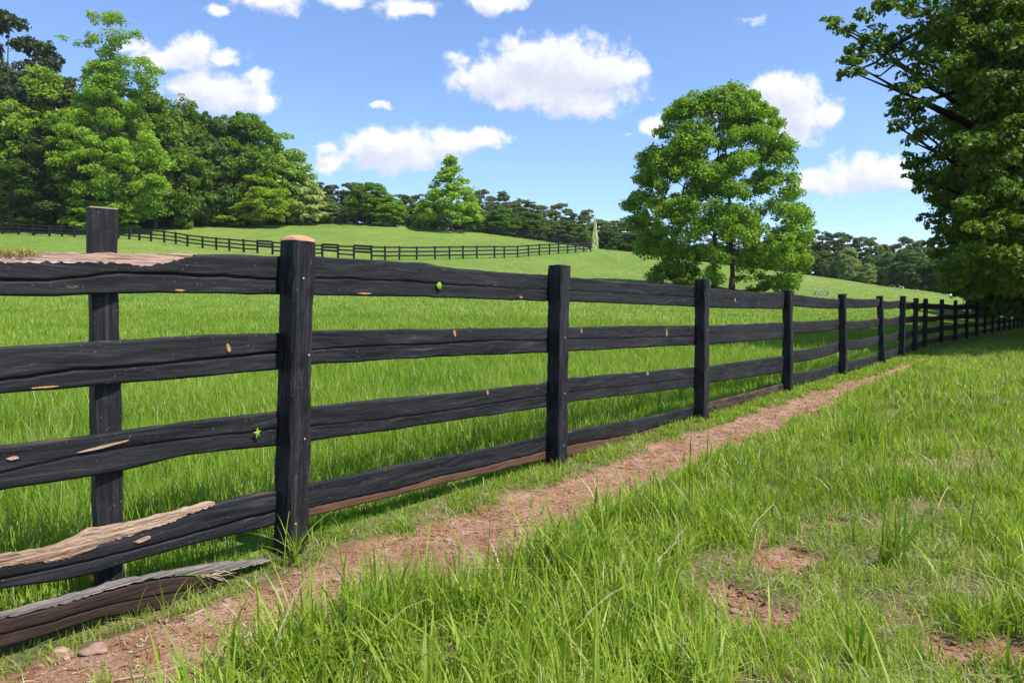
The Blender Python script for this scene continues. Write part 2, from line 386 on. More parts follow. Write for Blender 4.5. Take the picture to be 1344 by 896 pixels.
# dead thatch between the living blades
X, Y, d = scatter(1.2, 6, 900, 1); n = len(X); P = np.stack([X, Y, ground(X, Y)+.004], 1)
k = path_soft(X,Y) < .5; P = P[k]; n = len(P)
vparts.append(blades('', P, .02+.07*rng.random(n), .0022+.002*rng.random(n)*np.clip(P[:,1]/4,1,2), 1.6+rng.random(n)*1.5, .88+.12*rng.random(n), 4, None, ''))
for Ya, Yb, dn, rows, ws in ((2.0,5,4200,4,1.1),(5,9,2300,4,1.5),(9,16,950,3,2.3),(16,30,330,3,3.8),(30,62,95,2,7.0),(62,112,34,2,8.0)):
    X, Y, d = scatter(Ya, Yb, dn, -1)
    cl = fbm(X*3, Y*3, 51, 2); big = fbm(X*.8, Y*.8, 53, 2)
    keep = (rng.random(len(X)) < np.clip(.35+1.5*(cl-.3), .2, 1)) & (rng.random(len(X)) < np.where(Y < 62, 1, np.clip((114-Y)/12,0,1)))
    X, Y, d, cl, big = [a[keep] for a in (X,Y,d,cl,big)]
    h = (.13+.12*cl+.07*big)*np.exp(rng.normal(0,.25,len(X)))*np.clip(1.1-Y/75,.3,1)*np.clip(.18+(-d-.08)*1.6,.18,1)
    w = (.0035+.003*rng.random(len(X)))*ws
    bend = np.clip(rng.gamma(2.2,.16,len(X)), .05, 1.1)
    tint = np.clip(.52+.5*(big-.5)+rng.normal(0,.15,len(X))+.4*(fbm(X*.15,Y*.3,6)-.5), 0, .88)
    dry = rng.random(len(X)) < .06; tint = np.where(dry, .93+.07*rng.random(len(X)), tint); tint = np.where(Y > 40, tint*np.clip(1-(Y-40)/120,.5,1), tint)  # pale dry blades: seed heads, plus whitish highlights painted as blade colour
    P = np.stack([X, Y, ground(X, Y)-.004], 1)
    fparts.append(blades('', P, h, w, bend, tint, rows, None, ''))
join(vparts, 'verge_grass', M['verge_blade'], 'bright green grass with dry stalks on the verge right of the path', 'grass')
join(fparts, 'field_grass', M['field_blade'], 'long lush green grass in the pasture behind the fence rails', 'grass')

# straw and litter on the bare earth
n = 26000
Y = np.sqrt(rng.random(n)*(18**2-1.5)+1.5)**.98; X = (rng.random(n)*2-1)*.85*Y
k = rng.random(n) < np.where(path_soft(X,Y) > .2, 1, .03); X, Y = X[k], Y[k]
n = 15000; Yn = 1.6+rng.random(n)**1.2*11; Xn = fence_x(Yn)+(.2+.55*rng.random(n))/.8
kk = path_soft(Xn,Yn) > .1; X = np.concatenate([X,Xn[kk]]); Y = np.concatenate([Y,Yn[kk]])
n = len(X); L = np.exp(rng.normal(math.log(.015),.75,n)); L = np.minimum(L, .16); a = rng.random(n)*math.pi*2; wd = .0007+.0012*rng.random(n)+L*.01
D = np.stack([np.cos(a),np.sin(a),rng.normal(0,.12,n)],1)*L[:,None]; Wv = np.stack([-np.sin(a),np.cos(a),rng.normal(0,.4,n)],1)*wd[:,None]
P = np.stack([X,Y,ground(X,Y)+.003+.004*rng.random(n)],1); bow = np.stack([-np.sin(a),np.cos(a),.4+0*a],1)*(L*rng.normal(0,.18,n))[:,None]
Vv = np.stack([P-D/2-Wv, P-D/2+Wv, P+bow-Wv, P+bow+Wv, P+D/2-Wv*.4, P+D/2+Wv*.4],1).reshape(-1,3); b = (np.arange(n)*6)[:,None]
o = mesh_np('straw_litter', Vv, [b+np.array([0,1,3,2]), b+np.array([2,3,5,4])], M['straw'], None, False, {'tint':np.repeat(rng.random(n),6)})
tag(o, 'dry straw, root and bark scraps strewn over the red clay path', 'litter', kind='stuff')

# clods of earth on the path, nobody could count them
ico = np.array([(0,0,1),(.894,0,.447),(.276,.851,.447),(-.724,.526,.447),(-.724,-.526,.447),(.276,-.851,.447),(.724,.526,-.447),(-.276,.851,-.447),(-.894,0,-.447),(-.276,-.851,-.447),(.724,-.526,-.447),(0,0,-1)])
icf = np.array([(0,1,2),(0,2,3),(0,3,4),(0,4,5),(0,5,1),(1,6,2),(2,7,3),(3,8,4),(4,9,5),(5,10,1),(2,6,7),(3,7,8),(4,8,9),(5,9,10),(1,10,6),(6,11,7),(7,11,8),(8,11,9),(9,11,10),(10,11,6)])
n = 9000; Yn = 1.5+rng.random(n)**1.4*12; Xn = fence_x(Yn)+(.15+.7*rng.random(n))/.8
n2 = 2500; Xp = np.concatenate([rng.normal(cx, rx*.8, n2//5) for cx,cy,rx,ry in patches]); Yp = np.concatenate([rng.normal(cy, ry*.8, n2//5) for cx,cy,rx,ry in patches])
Xn = np.concatenate([Xn,Xp]); Yn = np.concatenate([Yn,Yp]); kk = path_soft(Xn,Yn) > .15; Xn, Yn = Xn[kk], Yn[kk]; n = len(Xn)
r = np.minimum(np.exp(rng.normal(math.log(.0042),.55,n)), .016)
Vc = ico[None]*r[:,None,None]*(1+.45*(rng.random((n,12,1))-.5))*np.array([1.2,1,.7]); Vc = Vc+np.stack([Xn,Yn,ground(Xn,Yn)+r*.2],1)[:,None]
o = mesh_np('earth_crumbs', Vc.reshape(-1,3), [((np.arange(n)*12)[:,None,None]+icf[None]).reshape(-1,3)], M['dirt'], None, False, {'soil':np.ones(n*12)})
tag(o, 'crumbs of red clay and grit scattered on the path', 'gravel', kind='stuff')

# ------------------------------------------------------------------ the black board fence
fence = empty('board_fence', (*(FX[1],FY[1]), 0))
tag(fence, 'black four-rail board fence running along the clay path into the shade of the trees', 'fence')
FO = np.array([FX[1],FY[1],0])
def post(b, t, a, rz, mat, name='post', parent=fence, org=FO, rings=14, dome=0, jag=.004, chamf=.010):
    """b bottom centre, t top centre (world), a side"""
    b = np.asarray(b,float); t = np.asarray(t,float); H = np.linalg.norm(t-b)
    cs = np.array([(1,-1),(1,1),(-1,1),(-1,-1)])*a/2
    oct_ = []
    for k in range(4):
        p, q0, q1 = cs[k], cs[k-1], cs[(k+1)%4]
        e = 3 if rings > 5 else 1
        oct_ += [p+(q0-p)/a*chamf, p+(q1-p)/a*chamf]
        nx = p+(q1-p)/a*chamf; ny = q1+(p-q1)/a*chamf
        for m in range(1, e): oct_.append(nx+(ny-nx)*m/e)
    oct_ = np.array(oct_); K = len(oct_)
    Vv = []; zz = np.linspace(0,1,rings)
    for z in zz:
        sc_ = 1+(.03*math.sin(z*9+a*50) if rings > 5 else 0)
        nz = rng.normal(0, jag if rings > 5 else .001, (K,2))*.6
        c = np.column_stack([oct_*sc_+nz, np.full(K, z*H)]); Vv.append(c)
    if dome: 
        for dz, sc2 in ((.45,.93),(.8,.75),(.97,.45)):
            Vv.append(np.column_stack([oct_*sc2, np.full(K, H+dome*dz)]))
    else:
        Vv.append(np.column_stack([oct_*.94+rng.normal(0,.001,(K,2)), np.full(K,H+.004)+rng.normal(0,.0015,K)]))
    top = len(Vv)
    Vv = np.concatenate(Vv); i = np.arange(top-1)[:,None]*K; j = np.arange(K)[None,:]
    q = np.stack([i+j, i+(j+1)%K, i+K+(j+1)%K, i+K+j], -1).reshape(-1,4)
    cap = (np.arange(K)+(top-1)*K)[None,:]
    z = Vv[:,2]/H
    bare = np.clip((.10-z)*4,0,.45)*(name == 'post')*(rings > 5)
    o = mesh_np(name, Vv, [q, cap], mat, parent, False, {'bare':bare})
    d = (t-b)/H; rot = Vector((0,0,1)).rotation_difference(Vector(d)).to_matrix() @ Matrix.Rotation(rz,3,'Z')
    o.matrix_local = Matrix.Translation(Vector(b-org)) @ rot.to_4x4()
    return o
ang = math.atan2(.812,.583)
def gz(p): return float(ground(p[0],p[1]))
# traced posts: (base px, top px, top py, Y, side)
tr = [(379,391,318,3.26,.112),(730,734,349,5.03,.112),(920,921.5,367,7.15,.112),(1033,1033.5,381.5,9.63,.110),(1105,1105.5,386,12.0,.108),(1156,1154.5,388.5,14.6,.108)]
posts = []
for k, (bx, tx, ty, Y, a) in enumerate(tr):
    b = at(bx, 600, Y); b[2] = gz(b)-.06; t = at(tx, ty, Y)
    p = post(b, t, a, ang, M['post'], rings=22 if k < 3 else 8, dome=(.022 if k == 0 else 0)); posts.append((b, t))
    if k == 0:
        p['label'] = 'black post with a rounded sun-bleached top'
        # the worn orange top is a sub-part
        K = 16; th = np.arange(K)/K*2*math.pi; rr = []
        for dz, s2 in ((.004,.060),(.014,.0565),(.0235,.044),(.029,.026),(.031,.008)):
            sq = s2/np.maximum(np.abs(np.cos(th)),np.abs(np.sin(th)))**.75*(1+rng.normal(0,.02,K))
            rr.append(np.column_stack([np.cos(th)*sq, np.sin(th)*sq, np.full(K,np.linalg.norm(t-b)+dz)]))
        Vv = np.concatenate(rr); i = np.arange(4)[:,None]*K; j = np.arange(K)[None,:]
        q = np.stack([i+j, i+(j+1)%K, i+K+(j+1)%K, i+K+j], -1).reshape(-1,4)
        mesh_np('worn_cap', Vv, [q, (np.arange(K)+4*K)[None,:]], M['cap_tan'], p, True)
far = [16.95,19.3,21.6,23.9,26.2,28.5,30.8,33.1,35.4,37.7,40,42.3,44.6,46.9,49.2,51.5,53.8,56.1,58.4]
for Y in far:
    x = float(fence_x(Y)); b = np.array([x, Y, gz((x,Y))-.05]); t = b+np.array([rng.normal(0,.012),rng.normal(0,.012),1.46+rng.normal(0,.012)])
    post(b, t, .115, ang, M['post'], rings=4, dome=.02 if Y > 20 else 0); posts.append((b,t))
# the taller squarer post behind the rails at the left
Yp = 2.72; b = at(141, 700, Yp); b[2] = gz(b)-.05; t = at(133, 276.5, Yp)
lp = post(b, t, .088, ang-.25, M['post'], rings=22, jag=.003, chamf=.004); lp['label'] = 'taller square post standing behind the rails'
o = None
K = 4; h = np.linalg.norm(t-b); a2 = .0455
Vv = np.array([(x*a2,y*a2,h+z) for z in (.003,.008) for x,y in ((1,-1),(1,1),(-1,1),(-1,-1))])
mesh_np('worn_cap', Vv, [np.array([(0,1,5,4),(1,2,6,5),(2,3,7,6),(3,0,4,7),(4,5,6,7)])], M['bare_tan'], lp)

NV = np.array([.812,-.583,0]); DV = np.array([.583,.812,0])
def plane_hit(px, py, off):
    """photo pixel to the vertical plane of the fence (first straight run), off metres towards the path"""
    A = np.array([FX[1],FY[1],0])+NV*off; r = at(px,py,1.0)-np.array([0,0,EYE]); E = np.array([0,0,EYE])
    tt = np.dot(A-E,NV)/np.dot(r,NV); return E+r*tt
def rail(p0, ends, top, bot, crack, thick=.036, n=None, K=40, mat=None, bare=None, name='rail', parent=None, org=FO, seed=0, grain=.0008, wob=.003, crk=.010):
    """p0 local origin; stations s along direction 'ends'; top/bot/crack arrays of z at stations (functions of s)"""
    d = ends-p0; L = np.linalg.norm(d[:2]); d = np.array([d[0],d[1],0])/L; nrm = np.array([d[1],-d[0],0])
    n = n or int(L/.011)
    s_ = np.linspace(0, L, n)
    T = top(s_)+ (fbm(s_*7, 0*s_, seed+1,3)-.5)*wob*2; B = bot(s_)+(fbm(s_*6, 0*s_+9, seed+2,3)-.5)*wob*2.4
    C_ = crack(s_)+(fbm(s_*9, 0*s_+5, seed+3,3)-.5)*.010 if crack is not None else None
    v = np.linspace(0,1,K)[None,:]; Z = T[:,None]*(1-v)+B[:,None]*v
    S = np.repeat(s_[:,None],K,1)
    y = np.zeros_like(Z)
    if K > 4:
        warp = (fbm(S*2.2, Z*10, seed+4,2)-.5)*5
        y += grain*np.sin((Z*95+warp*2.4+3*fbm(S*1.2,Z*3,seed+8,2)))*fbm(S*3,Z*20,seed+5,2)
        y += (fbm(S*30,Z*120,seed+6,2)-.5)*.0012+(fbm(S*2,Z*6,seed+11,2)-.5)*.006
        if C_ is not None:
            fade = np.clip(.35+1.3*(fbm(s_*2.5,0*s_,seed+7,2)-.25),0,1)[:,None]
            g = np.exp(-((Z-C_[:,None])/.0042)**2)
            y -= crk*g*fade; y += np.where(Z < C_[:,None], -.004, .0)
        e = np.minimum(v,1-v)*(T-B)[:,None]; y -= .006*np.exp(-(e/.004)**2)*(1+.0*S)
    front = np.stack([S, -(thick/2+y), Z], -1)        # local y negative = towards the path
    back = np.stack([np.stack([s_, np.full(n,thick/2), T-.002],-1), np.stack([s_, np.full(n,thick/2), B+.002],-1)],1)
    A = np.concatenate([front, back[:,::-1]],1)        # n, K+2
    KK = K+2; Vv = A.reshape(-1,3)
    i = np.arange(n-1)[:,None]*KK; j = np.arange(KK)[None,:]
    q = np.stack([i+j, i+(j+1)%KK, i+KK+(j+1)%KK, i+KK+j], -1).reshape(-1,4)
    caps = [np.arange(KK)[::-1][None,:], (np.arange(KK)+(n-1)*KK)[None,:]]
    ba = np.zeros((n,KK))
    ew = .30+.75*(fbm(s_*5,0*s_+2,seed+15,3)-.45); ba[:,0] = ew; ba[:,K-1] = ew[::-1]; ba[:,K] = ew*.8; ba[:,K+1] = ew*.8
    if K > 12: ba[:,1] = ew*.9; ba[:,K-2] = ew[::-1]*.9
    if bare is not None: ba[:,:K] = np.maximum(ba[:,:K], bare(S, Z, C_[:,None] if C_ is not None else None, T[:,None], B[:,None])); ba[:,K] = ba[:,K-1]; ba[:,K+1] = ba[:,0]
    o = mesh_np(name, Vv, [q]+caps, mat or M['rail'], parent, False, {'bare':ba.ravel()})
    if K > 4: o.data.polygons.foreach_set('use_smooth', np.full(len(o.data.polygons), True))
    o.location = Vector((p0[0]-org[0], p0[1]-org[1], 0)); o.rotation_euler = (0,0,math.atan2(d[1],d[0]))
    return o
RO = -.078     # rails sit on the field side of the posts
def traced(tp, bp, cp, off, a=None, b=None):
    """pixel polylines to functions of s in the fence plane"""
    w = [[plane_hit(x,y,off) for x,y in poly] for poly in (tp,bp,cp)]
    p0 = min(w[0]+w[1], key=lambda p: p@DV); p1 = max(w[0]+w[1], key=lambda p: p@DV)
    base = p0@DV
    fs = []
    for pl in w:
        ss = np.array([p@DV-base for p in pl]); zs = np.array([p[2] for p in pl]); fs.append((lambda ss,zs: (lambda s: np.interp(s,ss,zs)))(ss,zs))
    P0 = np.array([FX[1],FY[1],0])+NV*off; P0 = P0+DV*(base-P0@DV); P1 = P0+DV*(p1@DV-base)
    return P0, P1, fs, base
def smooth(f, w=.03):
    return lambda s: (f(s-w)+2*f(s)+f(s+w)+f(s-2*w)+f(s+2*w))/6
def add_rail(tp, bp, cp, seed, off=RO, **kw):
    P0, P1, fs, base = traced(tp, bp, cp, off)
    fs = [smooth(f) for f in fs]
    return rail(P0, P1, fs[0], fs[1], fs[2], parent=fence, seed=seed, **kw), fs, base, P0
# left run (rails reach out of the picture on the left)
X0 = -230
r1, f1, b1, q1 = add_rail([(X0,326),(0,338),(133,340),(190,342),(232,338),(250,333),(365,336),(378,337)], [(X0,392),(0,388),(60,389),(133,385),(250,385),(378,387)], [(X0,360),(0,368),(60,368),(150,358),(250,361),(378,367)], 1, crk=.02)
r2, *_ = add_rail([(X0,474),(0,455),(100,449),(150,446),(250,440),(378,436)], [(X0,548),(0,516),(150,504),(250,495),(378,483)], [(X0,525),(0,499),(80,486),(130,483),(200,478),(280,470),(378,460)], 21, crk=.018)
r3, *_ = add_rail([(X0,632),(0,583),(60,578),(130,569),(187,560),(280,549),(378,538)], [(X0,712),(0,641),(75,632),(150,619),(240,597),(300,590),(378,583)], [(X0,680),(0,618),(130,590),(250,575),(378,560)], 41, crk=.008)
r4, f4, b4, q4 = add_rail([(X0,800),(0,738),(60,732),(80,729),(120,715),(160,700),(220,680),(275,661),(300,655),(378,639)], [(X0,842),(0,770),(75,762),(120,752),(160,740),(240,716),(300,703),(378,683)], [(X0,822),(0,757),(120,735),(200,712),(290,688),(378,664)], 61, crk=.014)
# post one to post two
lowbare = lambda S,Z,C,T,B: np.where(Z < C-.002, .85, 0)
add_rail([(380,337),(411,337),(480,341),(555,345),(580,350),(650,357),(735,362)], [(380,386),(411,387),(560,390),(735,396)], [(380,366),(411,365),(520,368),(590,374),(735,381)], 81, crk=.009)
add_rail([(380,436),(411,434),(500,432),(600,431),(735,429)], [(380,482),(411,478),(560,469),(650,465),(735,462)], [(380,461),(411,459),(470,454),(560,452),(650,446),(735,447)], 101, crk=.012)
add_rail([(380,538),(403,534),(500,523),(600,515),(660,508),(735,499)], [(380,585),(403,579),(500,566),(600,551),(735,531)], [(380,562),(403,559),(500,550),(600,536),(735,515)], 121, crk=.011)
add_rail([(380,641),(403,635),(460,623),(525,609),(620,592),(735,567)], [(380,684),(403,678),(490,657),(560,639),(640,620),(735,598)], [(380,670),(403,665),(517,641),(545,634),(570,624),(615,616),(735,586)], 141, crk=.009, bare=lowbare)
# post two to post three
add_rail([(725,363),(748,364),(830,371),(925,376)], [(725,395),(748,396),(925,403)], [(725,381),(748,381),(925,391)], 161, crk=.008, K=30)
add_rail([(725,429),(748,429),(840,427),(925,427)], [(725,462),(748,461),(840,456),(925,452)], [(725,445),(800,444),(925,441)], 181, crk=.010, K=30)
add_rail([(725,502),(748,495),(850,487),(925,480)], [(725,534),(748,527),(850,515),(925,506)], [(725,517),(748,514),(840,504),(925,494)], 201, crk=.006, K=30)
add_rail([(725,572),(748,565),(850,547),(925,530)], [(725,604),(748,598),(850,578),(925,557)], [(725,588),(748,583),(830,569),(870,557),(925,546)], 221, crk=.02, K=30, bare=lowbare)
# post three to four
add_rail([(912,375),(932,378),(980,383),(1040,384)], [(912,403),(932,404),(1040,406)], [(912,392),(1040,395)], 241, crk=.005, K=16)
add_rail([(912,427),(932,427),(1040,422)], [(912,453),(932,452),(1040,443)], [(912,440),(1040,433)], 261, crk=.004, K=16)
add_rail([(912,483),(932,480),(1040,465)], [(912,509),(932,502),(1040,487)], [(912,495),(1040,476)], 281, crk=.003, K=16)
add_rail([(912,534),(932,527),(980,515),(1040,500)], [(912,557),(932,551),(980,540),(1040,521)], [(912,550),(1040,514)], 301, crk=.003, K=16, bare=lambda S,Z,C,T,B: .55+0*Z)
# the rest of the run, four rails between every pair of posts
pts = [(b,t) for b,t in posts if b[1] > 9.3 and b[1] < 59]
zt = np.array([1.285,.925,.57,.215])
for k in range(len(pts)-1):
    (b0,t0),(b1_,t1) = pts[k],pts[k+1]
    d = (b1_-b0)[:2]; L = np.linalg.norm(d); nrm = np.array([d[1],-d[0]])/L
    p0 = b0.copy(); p1 = b1_.copy(); p0[:2] -= nrm*(.078); p1[:2] -= nrm*(.078)
    zg = (ground(p0[0],p0[1])+ground(p1[0],p1[1]))/2
    for m in range(4):
        a0, a1 = rng.normal(0,.014,2); sag = -.028*(k < 6)*(.4+rng.random())
        top = (lambda a0,a1,sag,zz,L: (lambda s: zz+a0+(a1-a0)*s/L+sag*4*(s/L)*(1-s/L)))(a0,a1,sag,zt[m]+.0,L)
        hh = .165+rng.normal(0,.006)
        bot = (lambda top,hh: (lambda s: top(s)-hh))(top,hh)
        rail(p0+np.array([*(d/L*(.03 if k < 2 else -.03)),0]), p1+np.array([*(d/L*.03),0]), top, bot, None if k > 3 else (lambda top: (lambda s: top(s)-.09))(top), parent=fence, n=(60 if k < 3 else 8), K=(9 if k < 3 else 2), seed=400+k*17+m*3, crk=.005)

# bare wood along the top of the two damaged rails
def strip(tp, bp, off, mat, parent, par_loc, proud=.012, rough=.004, name='bare_wood', thick=.04, seed=0, taper=True):
    w = [[plane_hit(x,y,off) for x,y in poly] for poly in (tp,bp)]
    base = min(p@DV for p in w[0]); L = max(p@DV for p in w[0])-base
    fT, fB = [ (lambda ss,zs: (lambda s: np.interp(s,ss,zs)))([p@DV-base for p in pl],[p[2] for p in pl]) for pl in w]
    n = int(L/.006); s_ = np.linspace(0,L,n); K = 10
    T = fT(s_)+(fbm(s_*25,0*s_,seed,3)-.5)*.010; B = fB(s_)+(fbm(s_*14,0*s_+3,seed+1,3)-.5)*.008+(fbm(s_*70,0*s_+7,seed+9,2)-.5)*.012
    T = np.maximum(T, B+.002)
    v = np.linspace(0,1,K)[None,:]; Z = T[:,None]*(1-v)+B[:,None]*v; S = np.repeat(s_[:,None],K,1)
    y = proud*np.sin(v*math.pi)**.5*(.6+.8*(fbm(S*8,Z*30,seed+4,2)))+(fbm(S*5,Z*170,seed+2,3)-.5)*rough*3+(fbm(S*9,Z*300,seed+5,2)-.5)*rough*1.5
    y = y*np.clip(np.minimum(s_,L-s_)/.03,0.15,1)[:,None]
    front = np.stack([S, -(thick/2+y), Z],-1)
    back = np.stack([np.stack([s_,np.full(n,thick/2+.004),T-.003],-1),np.stack([s_,np.full(n,thick/2+.004),B],-1)],1)
    A = np.concatenate([front,back[:,::-1]],1); KK = K+2; Vv = A.reshape(-1,3)
    i = np.arange(n-1)[:,None]*KK; j = np.arange(KK)[None,:]
    q = np.stack([i+j, i+(j+1)%KK, i+KK+(j+1)%KK, i+KK+j], -1).reshape(-1,4)
    o = mesh_np(name, Vv, [q, np.arange(KK)[::-1][None,:], (np.arange(KK)+(n-1)*KK)[None,:]], mat, parent, False)
    P0 = np.array([FX[1],FY[1],0])+NV*off; P0 = P0+DV*(base-P0@DV)
    return o, P0
bpy.context.view_layer.update()
def place_on(o, P0, railobj):
    o.rotation_euler = (0,0,0); Rm = Matrix.Rotation(-railobj.rotation_euler[2],3,'Z')
    o.location = Rm @ (Vector(P0)-Vector((railobj.location[0]+FO[0],railobj.location[1]+FO[1],0)))
o, P0 = strip([(X0,318),(0,330),(60,331),(133,332),(190,334),(235,333),(254,333)], [(X0,334),(0,345),(60,344),(110,346),(150,345),(180,350),(215,345),(254,335)], RO, M['bare_pink'], r1, None, .001, .0016, seed=3); place_on(o,P0,r1)
o, P0 = strip([(X0,782),(0,727),(40,722),(75,714),(100,704),(120,693),(160,686),(200,678),(240,667),(278,657)], [(X0,798),(0,742),(60,736),(80,733),(120,718),(160,703),(220,684),(278,661)], RO, M['bare_tan'], r4, None, .001, .003, seed=13); place_on(o,P0,r4)

# small knots and paint chips on the near rails
def knot(px, py, wpx, hpx, railobj, name='knot', mat=None, off=RO+.018+.004, tilt=0):
    c = plane_hit(px,py,off); sc_ = c[1]/F; K = 12
    th = np.arange(K)/K*2*math.pi; rr = 1+rng.normal(0,.12,K)
    x = np.cos(th)*wpx/2*sc_*1.2*rr; z = np.sin(th)*hpx/2*sc_*rr
    xr = x*math.cos(tilt)-z*math.sin(tilt); z = x*math.sin(tilt)+z*math.cos(tilt); x = xr
    V0 = np.column_stack([x,np.zeros(K)+.006,z]); V1 = np.column_stack([x*.8,np.zeros(K)-.003,z*.8])
    q = np.array([(k,(k+1)%K,K+(k+1)%K,K+k) for k in range(K)])
    o = mesh_np(name, np.concatenate([V0,V1]), [q, (np.arange(K)+K)[None,:]], mat or M['knot'], railobj, False)
    place_on(o, c, railobj); return o
for a in [(300,457,5,13,r2),(237,381,12,3,r1),(60,508,28,2.5,r2)]: knot(*a)
knot(135,586,66,3.5,r3,tilt=.10,mat=M['bare_tan']); knot(17,601,14,5,r3,mat=M['bare_pink']); knot(188,708,22,6,r4,mat=M['bare_tan'],tilt=.12)
rl = [c for c in fence.children if c.name.startswith('rail')]
knot(597,438,4,10,rl[5]); knot(640,515,3,7,rl[6],mat=M['bare_tan']); knot(478,385,26,2.5,rl[4]); knot(684,390,6,3,rl[4],mat=M['bare_tan'])
knot(875,437,4,10,rl[9]); knot(763,434,3,8,rl[9],mat=M['bare_tan']); knot(850,490,4,6,rl[10],mat=M['bare_tan']); knot(965,394,3,5,rl[12])

# pale nail heads, a pair at each near post and rail crossing
for pi, (bx, tx, ty, Y, a) in enumerate(tr[:4]):
    po = [c for c in fence.children if c.name.startswith('post')][pi]
    for zz in (1.22,.87,.50,.14):
        for dz in (.0,):
            K = 8; th = np.arange(K)/K*2*math.pi; rr = .0042
            yy = np.array([(a/2)*1.03+.001, (a/2)*1.03+.003])
            Vv = np.concatenate([np.column_stack([np.cos(th)*rr, np.full(K,-y_), np.sin(th)*rr]) for y_ in yy])
            o = mesh_np('nail', Vv, [np.array([(k,(k+1)%K,K+(k+1)%K,K+k) for k in range(K)]), (np.arange(K)+K)[::-1][None,:]], M['wire'], po)
            o.location = (rng.normal(0,.012), 0, zz+dz+.06+rng.normal(0,.008))
# leaf scraps stuck to the rails
def scrap(px, py, wpx, label, pts8):
    c = plane_hit(px,py,RO+.03); s_ = wpx*c[1]/F/2
    e = empty('leaf_scrap', Vector(c), math.atan2(DV[1],DV[0]))
    pts8 = np.array(pts8)*s_; K = len(pts8)
    Vv = np.concatenate([np.column_stack([pts8[:,0], -.004+.004*np.abs(pts8[:,0])/s_, pts8[:,1]]), np.column_stack([pts8[:,0]*.97, 0.001+0*pts8[:,0], pts8[:,1]*.97]), [[0,-.009,0]]])
    q = np.array([(k,(k+1)%K,K+(k+1)%K,K+k) for k in range(K)]); tf = np.array([(k,2*K,(k+1)%K) for k in range(K)])
    bpy.data.objects.remove(e)
    o = mesh_np('leaf_scrap', Vv, [q, tf], M['green_bit'], None, False, {'tint':rng.random(len(Vv))})
    o.location = Vector(c); o.rotation_euler = (0,0,math.atan2(DV[1],DV[0])); tag(o, label, 'leaf')
scrap(576.5,375,10,'small round green leaf stuck in the crack of the top rail',[(-1,.1),(-.6,.8),(.1,1),(.9,.5),(1,-.2),(.3,-.9),(-.5,-.7)])
scrap(337.5,568,12,'tiny jagged star-shaped green leaf stuck on the third rail left of the round-topped post',[(-1,.3),(-.3,.35),(0,1.2),(.35,.4),(1,.5),(.5,-.1),(.6,-.8),(.1,-.5),(-.3,-1.2),(-.4,-.3)])

# moss on the leftmost top rail
n = 2600; A0 = plane_hit(-40,333,RO); A1 = plane_hit(52,332,RO); t_ = rng.random(n)
P = A0[None]*(1-t_[:,None])+A1[None]*t_[:,None]+NV[None]*rng.uniform(-.02,.028,n)[:,None]; P[:,2] += -.004+rng.uniform(-.012,.004,n)
env = np.clip(np.minimum(t_,1-t_)*5,.2,1)
Vm,fm,tm = blades('',P,(.008+.018*rng.random(n))*env,.0016+.001*rng.random(n),np.clip(rng.gamma(2,.3,n),0,1.5),rng.random(n),3,None,'')
o = mesh_np('moss_tuft', Vm, fm, M['moss'], None, True, {'tint':tm}); tag(o, 'yellowish dry moss tuft on the bare top edge of the leftmost top rail', 'moss')

# the broken board lying under the left rails
bo = empty('broken_board', (0,0,0)); tag(bo, 'broken dark brown board with greyed splintered top edge lying under the lowest left rail', 'board')
OF = RO+.055
Bt = [(X0,846),(0,812),(77,792),(123,778),(163,767),(220,756),(250,754),(282,758)]; Bb = [(X0,905),(0,850),(77,828),(123,812),(154,806),(200,800),(240,797),(262,790),(282,776)]
P0, P1, fs, base = traced(Bt, Bb, [(X0,870),(0,832),(150,790),(282,765)], OF)
fs = [smooth(f,.012) for f in fs]
o = rail(P0, P1, fs[0], fs[1], fs[2], parent=bo, org=np.zeros(3), seed=711, mat=M['brown_board'], name='board', crk=.006, wob=.004, thick=.032)
o2, Q0 = strip([(X0,838),(0,804),(77,785),(123,771),(163,760),(220,749),(277,738),(300,737),(325,735),(352,733)], [(X0,846),(0,811),(77,791),(123,777),(163,765),(220,754),(262,753),(285,747),(320,742),(352,736)], OF, M['grey_board'], bo, None, .001, .0022, name='splintered_edge', seed=31, thick=.036)
o2.location = Vector(Q0); o2.rotation_euler = (0,0,math.atan2(DV[1],DV[0]))
tb = Tubes()
for k in range(14):
    p = plane_hit(262+rng.random()*40, 748+rng.random()*12, OF+.02); q = p+DV*rng.uniform(.03,.09)+np.array([0,0,rng.uniform(-.05,.01)])+NV*rng.uniform(-.01,.03)
    tb.add([p,(p+q)/2+rng.normal(0,.004,3),q],[.003,.002,.0004],5)
tb.build('splinters', M['bare_pink'], bo)

